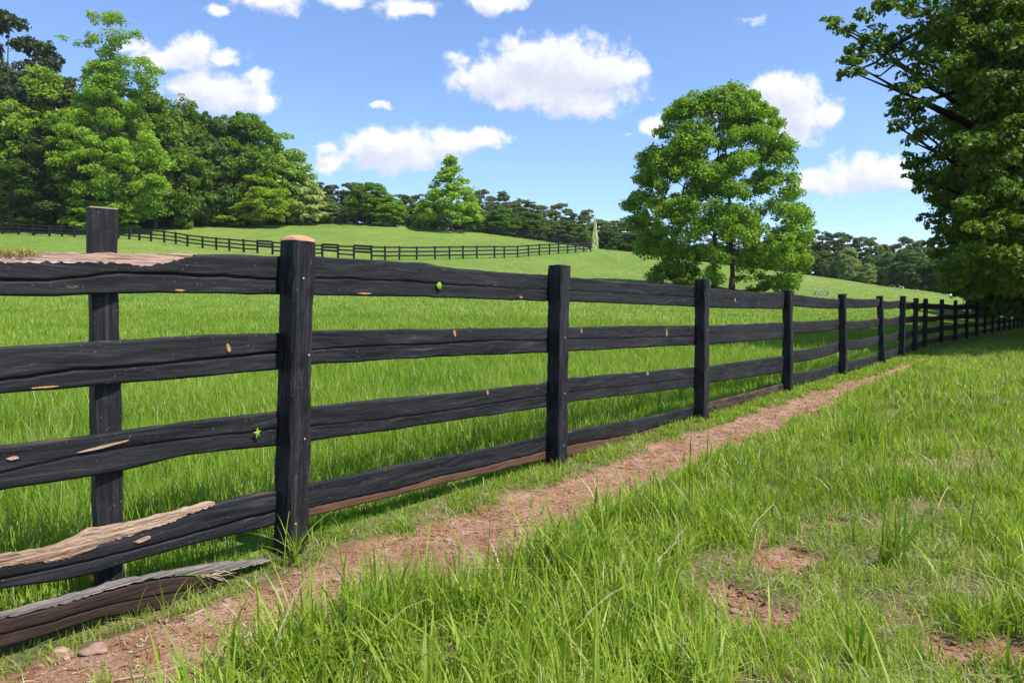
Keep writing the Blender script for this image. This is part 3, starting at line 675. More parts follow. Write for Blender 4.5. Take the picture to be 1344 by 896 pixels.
# ------------------------------------------------------------------ far fences
def bar_fence(name, label, P, hpost, rails_z, pw, rw, thick_spans=(), group=None):
    root = empty(name, Vector(P[0])); tag(root, label, 'fence', group)
    P = np.asarray(P); o0 = P[0]
    def box(nm, c0, c1, hx, hz):
        """beam between two points with half width hx and half height hz"""
        d = c1-c0; L = np.linalg.norm(d[:2]); dd = np.array([d[0],d[1],0])/L; nn = np.array([dd[1],-dd[0],0])
        Vv = [c+nn*sx*hx+np.array([0,0,sz*hz])-o0 for c in (c0,c1) for sx,sz in ((-1,-1),(1,-1),(1,1),(-1,1))]
        return mesh_np(nm, Vv, [np.array([(0,1,5,4),(1,2,6,5),(2,3,7,6),(3,0,4,7),(0,3,2,1),(4,5,6,7)])], M['post'], root)
    for k, p in enumerate(P):
        h = hpost*(1+rng.normal(0,.03)); a = pw/2
        ln = rng.normal(0,.02,2)
        Vv = [(x*a+(ln[0] if z > 0 else 0), y*a+(ln[1] if z > 0 else 0), z)+p-o0 for z in (-.2,h) for x,y in ((1,-1),(1,1),(-1,1),(-1,-1))]
        mesh_np('post', np.array(Vv), [np.array([(0,1,5,4),(1,2,6,5),(2,3,7,6),(3,0,4,7),(4,5,6,7),(0,3,2,1)])], M['post'], root)
    for k in range(len(P)-1):
        th = k in thick_spans
        for z in (rails_z if not th else [hpost-.06,hpost-.36,hpost-.66]):
            off = np.array([0,-pw*.55,0])
            box('rail', P[k]+off+[0,0,z+rng.normal(0,.015)], P[k+1]+off+[0,0,z+rng.normal(0,.015)], .02, rw*(1.35 if th else 1)/2)
    return root
pxA = [(-75,306),(-40,306.5),(3,307.4),(24.5,308),(44,309.6),(65,310.4),(81.5,310.6),(98,311.4),(118,312),(137,312.3),(155.5,313),(169.6,314.2),(183,315.6),(198,317),(215.7,318.6),(231,320.5),(246,323.5),(266,326),(284,328),(301,329.5),(320,331.5),(338,332.5),(357.6,334),(378,335.5),(400,337),(423,338),(443.5,339),(464.6,340),(487.7,341),(505.5,341.5),(524,341.2),(547,341),(571,340.7),(590,340.2),(607.6,339.8),(626,339.4),(649,339),(662,338.7),(679.5,338),(693.6,336.5),(708,335.3),(721,334.3),(733,333.3),(745,332.7),(755.5,331.7),(766,331),(775.3,330.6)]
PA = [hit(*p, 30, 113.5) for p in pxA]; PA = [p for p in PA if p is not None]
bar_fence('paddock_fence', 'thin black paddock fence crossing the middle of the pasture with a few heavier panels', PA, 1.45, [1.30,.87,.44], .19, .17, thick_spans=(20+1, 25, 27))
pxB = np.concatenate([np.linspace(285,700,24), np.linspace(718,775.3,5)]); PB = []
for px in pxB:
    Zc = float(np.interp(px,CP,CZ))-1.0; x = (px-672)/F*Zc; PB.append(np.array([x,Zc,gz((x,Zc))]))
PB[-1] = PA[-1].copy()
bar_fence('ridge_fence', 'black board fence following the top of the hill in front of the treeline', PB, 1.35, [1.2,.85,.5], .15, .2)
# coil of wire on the field
c = hit(1078,388,20,99)
tb = Tubes(); S = c[1]/F
for cx in (-6,0,6):
    for rr in (1,.7):
        th = np.linspace(0,6.3,18); tb.add(np.column_stack([cx*S+np.cos(th)*3.0*S*rr, rng.normal(0,.02,18)+cx*.01, 3.6*S+np.sin(th)*3.2*S*rr]), .028, 5)
tb.add([[-9*S,0,0],[-9*S,0,7*S]],.03,5); tb.add([[9*S,0,0],[9*S,0,7*S]],.03,5)
o = tb.build('wire_coil', M['wire']); o.location = Vector(c); tag(o, 'small row of pale coiled wire loops lying on the far pasture above the fence', 'wire')

# ------------------------------------------------------------------ trees
def crown(clumps, leaf, total, up=.35, jit=.35, shell=.55):
    """leaf-sized faces spread through a set of clumps; clumps: (x,y,z,rx,ry,rz)"""
    c = np.asarray(clumps); w = (c[:,3]*c[:,4])**1.0; cnt = rng.multinomial(total, w/w.sum()); idx = np.repeat(np.arange(len(c)), cnt); n = len(idx)
    d = rng.normal(size=(n,3)); d[:,2] += .25; d /= np.linalg.norm(d,axis=1)[:,None]
    r = shell+(1-shell)*rng.random(n)**.7
    r *= 1+jit*(fbm(d[:,0]*2.3+idx*3.1, d[:,1]*2.3+d[:,2]*1.7, 77, 2)-.5)*2
    P = c[idx,:3]+d*r[:,None]*c[idx,3:6]
    nrm = d*.7+rng.normal(size=(n,3))*.6+np.array([.15,-.1,up]); nrm /= np.linalg.norm(nrm,axis=1)[:,None]
    a = np.cross(nrm, rng.normal(size=(n,3))); a /= np.linalg.norm(a,axis=1)[:,None]; b = np.cross(nrm,a)
    s_ = leaf*np.exp(rng.normal(0,.28,n))[:,None]
    Vv = np.stack([P-a*s_*.5, P+b*s_*.33+nrm*s_*.08, P+a*s_*.5, P-b*s_*.33+nrm*s_*.08],1).reshape(-1,3)
    q = (np.arange(n)*4)[:,None]+np.arange(4)[None]
    ct = rng.normal(0,.10,len(c))
    tint = np.clip(.45+ct[idx]+rng.normal(0,.13,n), 0, 1)
    return Vv, q, np.repeat(tint,4)
def profile_clumps(prof, nc, cr, depth=.9, fill=.35, flat=.6, low=0):
    """prof: list of (z, xcentre, halfwidth)"""
    prof = sorted(prof); z = np.array([p[0] for p in prof]); xc = np.array([p[1] for p in prof]); hw = np.array([p[2] for p in prof])
    zz = np.linspace(z[0], z[-1], 200); ww = np.interp(zz,z,hw); cdf = np.cumsum(ww**1.0+.15); cdf /= cdf[-1]
    out = []
    for k in range(nc):
        h = float(np.interp(rng.random(), cdf, zz)); w = float(np.interp(h,z,hw)); x = float(np.interp(h,z,xc))
        a = rng.random()*2*math.pi; rr = cr*rng.uniform(.65,1.3)
        e = max(w-rr*.75, 0)*(1 if rng.random() > fill else rng.random()**.5)
        out.append((x+math.cos(a)*e, math.sin(a)*e*depth, h, rr, rr, rr*flat))
    return out
def make_tree(name, prof, nc, cr, leaf, total, trunks=((0,0),), trunk_r=.25, trunk_h=None, depth=.9, flat=.6, fill=.35, extra=None, nlimb=22, extra_limbs=None, bark='bark', up=.35, jit=.35, subdiv=True, trunk_name='trunk', gap=None):
    root = empty(name, (0,0,0))
    cl = profile_clumps(prof, nc, cr, depth, fill, flat)
    if gap: cl = [c for c in cl if not (gap[0] < c[0] < gap[1] and c[2] < gap[2])]
    H = max(p[0] for p in prof); zlow = min(p[0] for p in prof)
    tb = Tubes(); th = trunk_h or H*.8
    axes = []
    for k, (tx, ty) in enumerate(trunks):
        n = 9; zz = np.linspace(-.3, th, n); wob = np.cumsum(rng.normal(0,.035*th/8,(n,2)),0); wob[0] = 0
        top_x = np.interp(th, [p[0] for p in sorted(prof)], [p[1] for p in sorted(prof)])
        P = np.column_stack([tx+wob[:,0]+(top_x-tx)*(zz/th).clip(0,1)**2*.6, ty+wob[:,1], zz])
        rad = trunk_r*(1-.85*(np.arange(n)/(n-1))**.8); rad[0] *= 1.35
        axes.append((P,rad))
        t1 = Tubes(); t1.add(P, rad, 9, .12); t1.build(trunk_name, M[bark], root)
    for c in [cl[i] for i in rng.choice(len(cl), min(nlimb,len(cl)), replace=False)]+list(extra or [])[::4]:
        P, rad = axes[rng.integers(len(axes))]
        zs = max(min(c[2]-abs(c[0])*.5-cr*.3, th*.92), min(zlow+.3, th*.5)); x0 = np.interp(zs,P[:,2],P[:,0]); y0 = np.interp(zs,P[:,2],P[:,1]); r0 = np.interp(zs,P[:,2],rad)*.45
        p0 = np.array([x0,y0,zs]); p1 = np.array(c[:3]); mid = (p0+p1)/2+np.array([0,0,.12*np.linalg.norm(p1-p0)])*rng.uniform(-.3,1)+rng.normal(0,.1,3)
        tb.add([p0,(p0+mid)/2+rng.normal(0,.05,3),mid,(mid+p1)/2+rng.normal(0,.06,3),p1],[r0,r0*.75,r0*.55,r0*.35,r0*.12],6)
    for pl, ra in (extra_limbs or []): tb.add(pl, ra, 7, .1)
    if tb.V: tb.build('limbs', M[bark], root)
    cl = cl+list(extra or [])
    if subdiv:   # break each clump into smaller sprays
        sub_ = []
        for c in cl:
            for k in range(6):
                d = rng.normal(size=3); d /= np.linalg.norm(d); d[2] = abs(d[2])*.9-.25
                f = rng.uniform(.36,.55)
                sub_.append((c[0]+d[0]*c[3]*.72, c[1]+d[1]*c[4]*.72, c[2]+d[2]*c[5]*.8, c[3]*f, c[4]*f, c[5]*f*.9))
        cl = sub_
    Vv, q, t = crown(cl, leaf, total, up=up, jit=jit)
    mesh_np('crown', Vv, [q], M['leaf'], root, False, {'tint':t})
    return root
def setcol(root, c):
    for ch in root.children:
        if ch.name.startswith('crown'): ch.color = (*c,1)
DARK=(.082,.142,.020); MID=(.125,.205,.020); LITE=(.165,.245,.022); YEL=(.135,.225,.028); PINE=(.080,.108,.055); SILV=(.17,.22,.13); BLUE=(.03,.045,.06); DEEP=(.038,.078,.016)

# unit-size shapes (10 m tall, ~7 m wide)
P_round = [(1.0,0,2.6),(2.5,0,3.4),(4.5,0,3.6),(6.5,0,3.2),(8.3,0,2.3),(9.6,0,.9)]
P_tall = [(0.8,0,2.2),(3,0,2.9),(5,0,2.9),(7,0,2.3),(8.6,0,1.5),(9.8,0,.5)]
P_cone = [(.6,0,3.0),(2.2,0,3.2),(4.5,0,2.7),(6.5,0,1.9),(8.3,0,1.1),(9.8,0,.2)]
P_pine = [(3.0,0,1.2),(4.5,0,2.1),(6.5,0,2.3),(8.3,0,1.9),(9.7,0,.9)]
P_bush = [(.3,0,4.2),(2,0,5.0),(4,0,4.8),(6.5,0,3.8),(8.6,0,2.0),(9.6,0,.8)]
protos = {
 'ra': make_tree('leafy_tree', P_round, 130, .85, .24, 24000, flat=.85, trunk_r=.2),
 'rb': make_tree('leafy_tree', P_round, 110, .95, .23, 24000, flat=.8, trunk_r=.2),
 'ta': make_tree('tall_tree', P_tall, 110, .80, .23, 22000, flat=.85, trunk_r=.2),
 'tb': make_tree('tall_tree', P_tall, 95, .9, .23, 22000, flat=.8, trunk_r=.2),
 'co': make_tree('conical_tree', P_cone, 150, .62, .24, 17000, trunk_r=.18, flat=1.0, jit=.5, depth=1.0),
 'pa': make_tree('pine_tree', P_pine, 60, .65, .25, 9000, trunk_r=.13, trunk_h=9, flat=.8),
 'pb': make_tree('pine_tree', P_pine, 50, .72, .25, 9000, trunk_r=.13, trunk_h=9, flat=.75),
 'bu': make_tree('bush', P_bush, 60, 1.3, .5, 8000, trunk_r=.25, trunk_h=5, flat=.7),
}
used = set()
def tree_at(kind, px, Z, top, wpx, color, label, group=None, base=None, rot=None, name=None):
    x = (px-672)/F*Z; z0 = gz((x,Z)) if base is None else at(px,base,Z)[2]
    H = at(px, top, Z)[2]-z0
    p = protos[kind]; wunit = {'r':7.2,'t':5.8,'c':6.4,'p':4.6,'b':10}[kind[0]]
    sx = wpx*Z/F/wunit; sz = H/10
    rot = rng.random()*6.28 if rot is None else rot
    if kind in used: o = copy_thing(p, (x,Z,z0), rot, (sx,sx,sz))
    else: o = p; used.add(kind); o.location = (x,Z,z0); o.rotation_euler = (0,0,rot); o.scale = (sx,sx,sz)
    setcol(o, color); tag(o, label, 'bush' if kind == 'bu' else 'tree', group)
    if name: o.name = name
    return o
G1 = 'trees at the edge of the left wood'
lw = [ # front edge of the left wood
 ('ra',-30,97,85,150,MID,'mid green tree cut off by the left edge of the picture in the wood'),
 ('pa',18,103,8,110,(.030,.048,.020),'very dark tall pine rising above the left end of the wood'),
 ('pb',62,108,52,90,(.034,.052,.022),'dark pine second from the left end of the wood, shorter than the first'),
 ('tb',60,95,92,120,MID,'dense green tree left of the tall ragged tree at the wood edge'),
 ('rb',15,93,150,120,DARK,'dark low leafy tree at the foot of the wood beside the left frame edge'),
 ('ta',205,108,118,110,DARK,'dark green tree filling the gap right behind the tall ragged tree'),
 ('tb',243,112,130,95,DARK,'dark broad tree under the lower left cloud, right of the ragged tree'),
 ('ra',272,116,142,90,(.046,.098,.018),'dark rounded tree left of the mid green dome tree in the wood'),
 ('ra',322,121,143,115,(.080,.150,.022),'mid green dome-topped tree near the right end of the left wood'),
 ('tb',372,124,176,95,(.150,.235,.060),'pale green feathery tree at the right end of the left wood'),
 ('rb',345,118,222,80,LITE,'lower light green tree in front of the dome-topped and feathery trees'),
 ('bu',405,125,232,56,(.24,.29,.16),'greyish pale green small tree leaning out at the end of the left wood'),
 ('bu',302,117,262,55,MID,'low green bush at the foot of the dome-topped tree'),
 ('bu',245,110,252,30,(.10,.19,.03),'small upright green bush in the dark gap right of the round bright bush'),
 ('bu',382,124,268,34,YEL,'small yellow green bush near the ridge fence at the wood end'),
 ('bu',430,128,262,46,(.085,.15,.045),'soft grey-green bush between the wood and the far pines'),
 ('bu',40,91,258,70,DARK,'dark undergrowth bush at the left foot of the wood'),
 ('bu',205,104,250,70,(.055,.10,.03),'dull green bush just right of the round bright bush'),
]
for k,px,Z,top,w,c,lb in lw: tree_at(k,px,Z+(9 if Z < 105 else 0),top,w,c,lb)
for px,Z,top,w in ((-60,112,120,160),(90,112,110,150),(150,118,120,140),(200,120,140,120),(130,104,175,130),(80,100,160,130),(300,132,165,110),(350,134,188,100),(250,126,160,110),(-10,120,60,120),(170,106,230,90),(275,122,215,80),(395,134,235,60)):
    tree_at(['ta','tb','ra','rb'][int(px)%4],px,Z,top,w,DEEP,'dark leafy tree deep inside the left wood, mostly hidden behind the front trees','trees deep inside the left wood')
# the tall ragged tree, traced
Zr = 99.5; br = at(145,295,Zr)
def prof_px(rows, Z, cpx, zb):
    out = []
    for py, xl, xr in rows:
        a = at(xl,py,Z); b = at(xr,py,Z); c = at(cpx,py,Z)
        out.append((a[2]-zb, (a[0]+b[0])/2-c[0], (b[0]-a[0])/2))
    return out
zb = gz((br[0],Zr))
ro = [(285,100,205),(250,80,222),(225,72,228),(200,72,222),(175,78,208),(150,84,196),(125,96,188),(105,112,178),(85,128,165)]
ex = []
for px,py,r in ((140,22,1.3),(128,26,1.1),(118,22,.8),(152,30,1.2),(150,50,1.3),(160,62,1.3),(172,46,1.0),(180,50,.7),(115,52,1.1),(103,55,.9),(94,58,.6),(135,68,1.3),(140,80,1.4),(150,95,1.4),(165,84,1.2),(185,88,1.5),(198,92,1.2),(207,96,.8),(190,105,1.3),(175,110,1.6),(130,100,1.6),(125,120,1.8),(182,78,.8)):
    p = at(px,py,Zr); r *= 1.35; ex.append((p[0]-br[0], rng.normal(0,.8), p[2]-zb, r,r,r*.8))
t = make_tree('ragged_tree', prof_px(ro,Zr,145,zb), 190, 1.6, .28, 70000, flat=.75, trunk_r=.4, trunk_h=at(145,75,Zr)[2]-zb, extra=ex, depth=.7, nlimb=30)
t.location = (br[0],Zr,zb); setcol(t, (.125,.215,.020)); tag(t, 'tall ragged light green tree with a thin open top standing out of the left wood', 'tree')
for k,px in enumerate(range(200,450,9)):
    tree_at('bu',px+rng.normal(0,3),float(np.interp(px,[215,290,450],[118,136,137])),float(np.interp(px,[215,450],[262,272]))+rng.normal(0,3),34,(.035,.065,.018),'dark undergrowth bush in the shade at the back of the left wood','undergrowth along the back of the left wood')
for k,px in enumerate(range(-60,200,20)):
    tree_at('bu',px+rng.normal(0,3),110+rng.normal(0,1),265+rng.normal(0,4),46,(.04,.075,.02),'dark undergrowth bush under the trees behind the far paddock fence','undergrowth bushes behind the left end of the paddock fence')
# round bright bush at its foot
tree_at('bu',137,98.5,240,92,(.13,.24,.02),'round bright yellow green bush at the foot of the ragged tree')

# the pale conical tree on the ridge and its neighbours
tree_at('co',592,121.5,205,84,(.150,.250,.035),'bright pale green pointed tree standing alone on the ridge', base=304)
mt = [('ra',487,127,238,66,(.085,.165,.025),'light green rounded tree left of the bright pointed tree'),
 ('tb',515,125,256,44,YEL,'smaller yellow green tree touching the light green rounded tree'),
 ('bu',558,124,262,36,LITE,'small light green bush at the left foot of the bright pointed tree'),
 ('rb',655,128,270,58,(.060,.125,.030),'low round green tree right of the bright pointed tree'),
 ('ra',690,132,276,60,(.055,.105,.030),'dull green tree between the low round tree and the far pines'),
 ('ra',428,134,258,44,(.06,.11,.04),'grey green tree just right of the left wood end')]
for a in mt: tree_at(*a)
GP = 'pines of the far treeline'
rs = np.random.default_rng(5)
ridge = [(415,238),(440,242),(465,236),(480,243),(505,255),(530,254),(545,256),(570,250),(615,250),(635,246),(655,254),(675,262),(690,258),(705,268),(722,270),(735,266),(752,276),(768,274),(790,284),(806,286),(822,284),(840,288),(858,286)]
for k,(px,top) in enumerate(ridge):
    Z = 146+rs.random()*12; w = 34+rs.random()*16
    tree_at('pa' if k%2 else 'pb',px,Z,top+rs.normal(0,2),w,tuple(np.array(PINE)*(.85+.35*rs.random())),'dark pine standing in the far treeline between the left wood and the leaning twin-trunk tree' if 0 else 'dark pine in the far treeline behind the ridge fence',GP)
for k,px in enumerate(range(405,870,19)):
    top = float(np.interp(px,[405,600,700,770,870],[262,270,285,296,300]))
    tree_at('rb' if k%2 else 'pa',px+rs.normal(0,3),138+rs.random()*5,top+rs.normal(0,3),42,tuple(np.array((.062,.112,.036))*(.85+.35*rs.random())),'lower dull green tree filling the far treeline under the pines','lower trees of the far treeline')
tree_at('co',849,118,300,26,BLUE,'dark bluish conical evergreen left of the twin-trunk tree')
sp = tree_at('co',780.5,126,285,9,(.42,.46,.46),'very thin silvery pale tree at the right end of the ridge fence')
# right of the twin tree
rr_ = [(1052,303),(1068,299),(1082,303),(1098,302),(1112,305),(1128,308),(1142,309),(1158,316),(1170,318),(1184,308),(1196,316),(1208,312),(1220,318),(1236,322),(1252,320),(1270,318),(1030,308),(1010,312),(985,312),(960,312),(935,310),(910,306),(885,300)]
for k,(px,top) in enumerate(rr_):
    Z = 140+rs.random()*14
    tree_at('pa' if k%2 else 'pb',px,Z,top+rs.normal(0,1),30+rs.random()*12,tuple(np.array(PINE)*(.8+.4*rs.random())),'dark pine in the treeline between the twin-trunk tree and the shady grove','pines right of the twin-trunk tree')
for k,px in enumerate(range(880,1300,17)):
    top = float(np.interp(px,[880,1060,1160,1300],[322,328,334,338]))
    tree_at('rb' if k%2 else 'ra',px+rs.normal(0,3),124+rs.random()*6,top+rs.normal(0,3),36,tuple(np.array((.066,.110,.042))*(.85+.35*rs.random())),'lower leafy tree under the pines between the twin-trunk tree and the grove','lower trees right of the twin-trunk tree')
tree_at('ra',1112,114,323,30,(.17,.23,.15),'silvery grey-green tree in front of the dark pines')
tree_at('rb',1136,113,346,28,(.15,.21,.13),'small silvery bush-like tree right of the taller silvery tree')
tree_at('rb',1088,116,338,24,(.08,.13,.07),'small grey-green tree left of the silvery tree')
tree_at('ra',1192,112,326,62,(.052,.105,.035),'broad green tree before the pines left of the shady grove')
tree_at('rb',1240,110,330,60,(.045,.092,.030),'broad green tree half hidden behind the grove edge')

# ---- the twin-trunk tree
Zt = 59.0; h0 = hit(947,384,30,110)
Zt = float(h0[1]); bt = at(947,384,Zt); zb = gz((bt[0],Zt))
rows = [(381,868,1040),(365,850,1052),(345,842,1062),(320,832,1066),(295,824,1062),(275,818,1060),(250,830,1046),(225,836,1042),(200,846,1036),(175,860,1026),(155,868,1014),(140,880,1008),(128,935,995),(118,950,975)]
ex = []
for px,py,r in ((970,122,1.0),(962,130,1.1),(985,140,1.1),(1003,150,.9),(893,150,1.1),(880,160,1.0),(905,158,1.1),(866,178,.9),(850,205,1.0),(828,270,1.0),(822,278,.7),(838,262,1.0),(1036,262,1.0),(1045,296,1.0),(1020,200,1.0),(1012,375,.8),(1000,380,.7),(862,370,1.0),(1030,190,1.0),(850,330,1.1)):
    p = at(px,py,Zt); ex.append((p[0]-bt[0], rng.normal(0,1.6), p[2]-zb, r,r,r*.7))
t = make_tree('twin_trunk_tree', prof_px(rows,Zt,947,zb), 325, 1.05, .19, 155000, trunks=((-.55,0),(.85,.2)), trunk_r=.24, trunk_h=(at(947,150,Zt)[2]-zb), extra=ex, depth=.8, nlimb=22, flat=.95, jit=.5, gap=(-1.4,1.9,3.2))
t.location = (bt[0],Zt,zb); setcol(t, (.108,.195,.016)); tag(t, 'large bright green maple-like tree with two dark trunks standing in the pasture behind the fence', 'tree')

# ---- shady grove on the right, along the fence
def grove_px(rows, Z, cpx): return rows
Zg = 21.5; cx = 17.6; zb = 0.0
def half(py, xl): 
    a = at(xl,py,Zg); return (a[2], 0.0, cx-a[0])
prof = [half(385,1300),half(365,1282),half(340,1275),half(300,1268),half(260,1258),half(215,1248),half(175,1250),half(130,1245),half(90,1252),half(40,1245),half(0,1240),(11.5,0,4.8),(13,0,3.2),(14.3,0,1.2)]
ex = []; Zb = 18.5
for px,py,r in ((1085,27,.16),(1092,38,.22),(1100,30,.2),(1108,44,.26),(1118,38,.2),(1128,18,.2),(1140,25,.22),(1150,42,.3),(1138,50,.25),(1128,62,.3),(1112,72,.2),(1104,80,.2),(1120,84,.3),(1135,78,.3),(1110,95,.2),(1104,102,.14),(1125,98,.25),(1150,68,.35),(1165,55,.35),(1165,85,.3),(1180,65,.4),(1175,10,.4),(1190,22,.4),(1160,4,.3),(1205,8,.45),(1195,45,.4),(1210,60,.45),(1200,80,.45),(1190,100,.35),(1180,118,.25),(1185,135,.35),(1175,150,.28),(1173,163,.2),(1172,172,.14),(1195,120,.4),(1205,140,.45),(1200,165,.35),(1195,150,.35),(1215,110,.5),(1215,180,.4),(1195,185,.22),(1192,205,.2),(1202,215,.3),(1190,222,.16),(1188,232,.13),(1215,215,.4),(1205,235,.3),(1215,250,.3),(1222,265,.3),(1200,243,.2),(1225,285,.35),(1232,305,.35),(1228,320,.3),(1240,335,.4),(1250,350,.4),(1225,235,.4),(1235,30,.6),(1240,80,.6),(1235,200,.6),(1245,240,.6),(1250,290,.6),(1262,370,.5)):
    p = at(px,py,Zb+rng.normal(0,.25)); ex.append((p[0]-cx, p[1]-Zg, p[2], r*.95,r*.95,r*.75))
for k in range(150):
    py = rng.uniform(-30,385); p = at(rng.uniform(np.interp(py,[0,130,260,385],[1255,1262,1270,1290]),1420), py, rng.uniform(16.6,18.8)); r = rng.uniform(.35,.7)
    ex.append((p[0]-cx, p[1]-Zg, p[2], r,r,r*.7))
def L3(pl, Z, r0): 
    P = [at(x,y,Z)-np.array([cx,Zg,0]) for x,y in pl]; n = len(P); return (P, r0*np.linspace(1,.15,n))
el = [L3([(1420,-40),(1330,-10),(1262,22),(1235,30),(1205,42),(1175,60),(1150,82),(1112,98)],Zb,.12), L3([(1235,30),(1205,60),(1180,80),(1155,100),(1130,95)],Zb,.05), L3([(1150,60),(1132,50),(1115,42),(1090,38)],Zb,.035),
      L3([(1420,120),(1320,110),(1262,118),(1225,130),(1200,150),(1180,165)],Zb,.09), L3([(1420,200),(1320,180),(1260,190),(1230,205),(1200,220)],Zb,.07), L3([(1400,60),(1300,70),(1250,75),(1215,78),(1190,100)],Zb,.07), L3([(1380,260),(1300,250),(1250,262),(1225,290)],Zb,.05)]
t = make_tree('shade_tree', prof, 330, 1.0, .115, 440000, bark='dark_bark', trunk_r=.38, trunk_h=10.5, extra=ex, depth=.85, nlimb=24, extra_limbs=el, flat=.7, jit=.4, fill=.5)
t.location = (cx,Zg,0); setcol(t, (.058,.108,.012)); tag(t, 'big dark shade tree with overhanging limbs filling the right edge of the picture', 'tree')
P_gr = [(0.9,0,3.6),(2,0,4.3),(3.5,0,4.6),(5.5,0,4.3),(7.5,0,3.3),(9,0,1.9),(9.8,0,.7)]
gp = make_tree('shade_tree', P_gr, 170, 1.0, .17, 80000, trunk_r=.3, trunk_h=8, depth=1.0, nlimb=30, flat=.6)
gl = ['dark grove tree right behind the big overhanging shade tree','second grove tree along the fence, behind the overhanging tree','third grove tree along the fence, farther into the shade','fourth dark grove tree where the fence leaves the picture','low-crowned tree closing the grove where the fence disappears','dark grove tree on the field side at the end of the hill','far grove tree whose foliage hangs over the end of the fence','broad dark tree at the left foot of the grove beside the hill']
gs = [(22.8,27.5,12.5,1.35),(27.5,34,13,1.35),(33.5,41,13,1.4),(40,48,13,1.35),(47,57,13,1.5),(41,59,11,.95),(46,66,13,1.5),(48,70,8.5,.9)]
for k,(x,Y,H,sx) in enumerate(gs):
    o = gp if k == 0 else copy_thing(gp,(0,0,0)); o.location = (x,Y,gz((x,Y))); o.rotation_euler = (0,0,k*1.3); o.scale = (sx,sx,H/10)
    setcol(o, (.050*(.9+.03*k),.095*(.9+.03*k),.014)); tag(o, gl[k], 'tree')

# ------------------------------------------------------------------ distinct tufts, weeds and stones
def tuft(px, py, label, n=60, h=.25, w=.006, spread=.05, bend=.35, tint=(.35,.1), name='grass_tuft', dz=0):
    a = at(px,py,1.0); Y = (EYE-0)/(EYE-a[2]); x = a[0]*Y
    P = np.zeros((n,3)); P[:,0] = rng.normal(0,spread,n); P[:,1] = rng.normal(0,spread,n)
    P[:,2] = ground(x+P[:,0],Y+P[:,1])-ground(x,Y)-.004
    Vv,f,t_ = blades('',P,h*np.exp(rng.normal(0,.25,n)),w*(.7+.6*rng.random(n)),np.clip(rng.gamma(2,bend/2,n),.03,1.2),np.clip(rng.normal(tint[0],tint[1],n),0,.85),6,None,'')
    o = mesh_np(name, Vv, f, M['verge_blade'], None, True, {'tint':t_}); o.location = (x,Y,gz((x,Y))); tag(o,label,'grass tuft'); return o
tuft(1135,590,'tall upright grass tuft in the verge below the fifth fence post',180,.36,.009,.09,.25,(.32,.08))
tuft(1170,745,'dark broad-bladed grass clump right of the bare clay patch',34,.24,.011,.03,.3,(.30,.08))
tuft(1128,880,'broad-bladed green clump at the bottom edge below the clay patch',22,.20,.011,.022,.35,(.32,.08))
tuft(388,732,'green weed with long blades at the foot of the round-topped post',26,.20,.006,.018,.55,(.4,.1))
tuft(742,622,'short grass tuft at the foot of the second path-side post',60,.10,.005,.05,.4,(.4,.1))
tuft(715,632,'low grass tuft left of the second path-side post foot',60,.09,.005,.05,.5,(.5,.1))
tuft(500,860,'tall green tuft leaning over the near edge of the path',90,.24,.007,.05,.4)
tuft(560,800,'bright grass tuft on the right edge of the path in front',90,.20,.006,.05,.4)
tuft(362,893,'small green tuft on the near clay at the bottom left',34,.13,.006,.018,.3)
tuft(135,893,'tiny pale tuft at the very bottom left of the path',22,.06,.005,.015,.3)
tuft(225,800,'thin blades sprouting under the broken board end',20,.13,.005,.05,.5,(.5,.1))
def stone(px, py, wpx, label, flat=.5, mat='stone'):
    a = at(px,py,1.0); Y = EYE/(EYE-a[2]); x = a[0]*Y; s_ = wpx*Y/F/2
    import bmesh
    bm = bmesh.new(); bmesh.ops.create_icosphere(bm, subdivisions=3, radius=1)
    ph = rng.random(3)*9
    for v in bm.verts:
        n_ = 1+.35*(math.sin(v.co.x*2.3+ph[0])*math.cos(v.co.y*2.7+ph[1])+.5*math.sin(v.co.z*4+ph[2]+v.co.x*3)*.6)
        v.co = Vector((v.co.x*n_*s_*1.1, v.co.y*n_*s_*.8, v.co.z*n_*s_*flat))
    me = bpy.data.meshes.new('stone'); bm.to_mesh(me); bm.free(); me.materials.append(M[mat])
    for p in me.polygons: p.use_smooth = True
    o = bpy.data.objects.new('stone', me); col.objects.link(o); o.location = (x,Y,gz((x,Y))+s_*flat*.35); tag(o,label,'stone')
stone(124,846,30,'flat pinkish stone half sunk in clay under the broken board')
stone(80,835,34,'dark earthy lump under the broken board at the left',.6,'bare_tan')
stone(364,765,15,'pale flat chip lying on the path below the round-topped post',.25)
stone(445,752,18,'light pink stone in the path right of the round-topped post',.45)
stone(588,700,10,'small pale stone in the middle of the path',.6)
stone(966,796,16,'reddish pebble, largest of those in the bare clay patch',.5)
stone(986,778,9,'small reddish pebble above the largest one in the clay patch',.6)
stone(954,808,12,'pale pebble lowest in the bare clay patch',.4)
stone(640,648,9,'small red stone at the grassy edge between path and second post',.6)
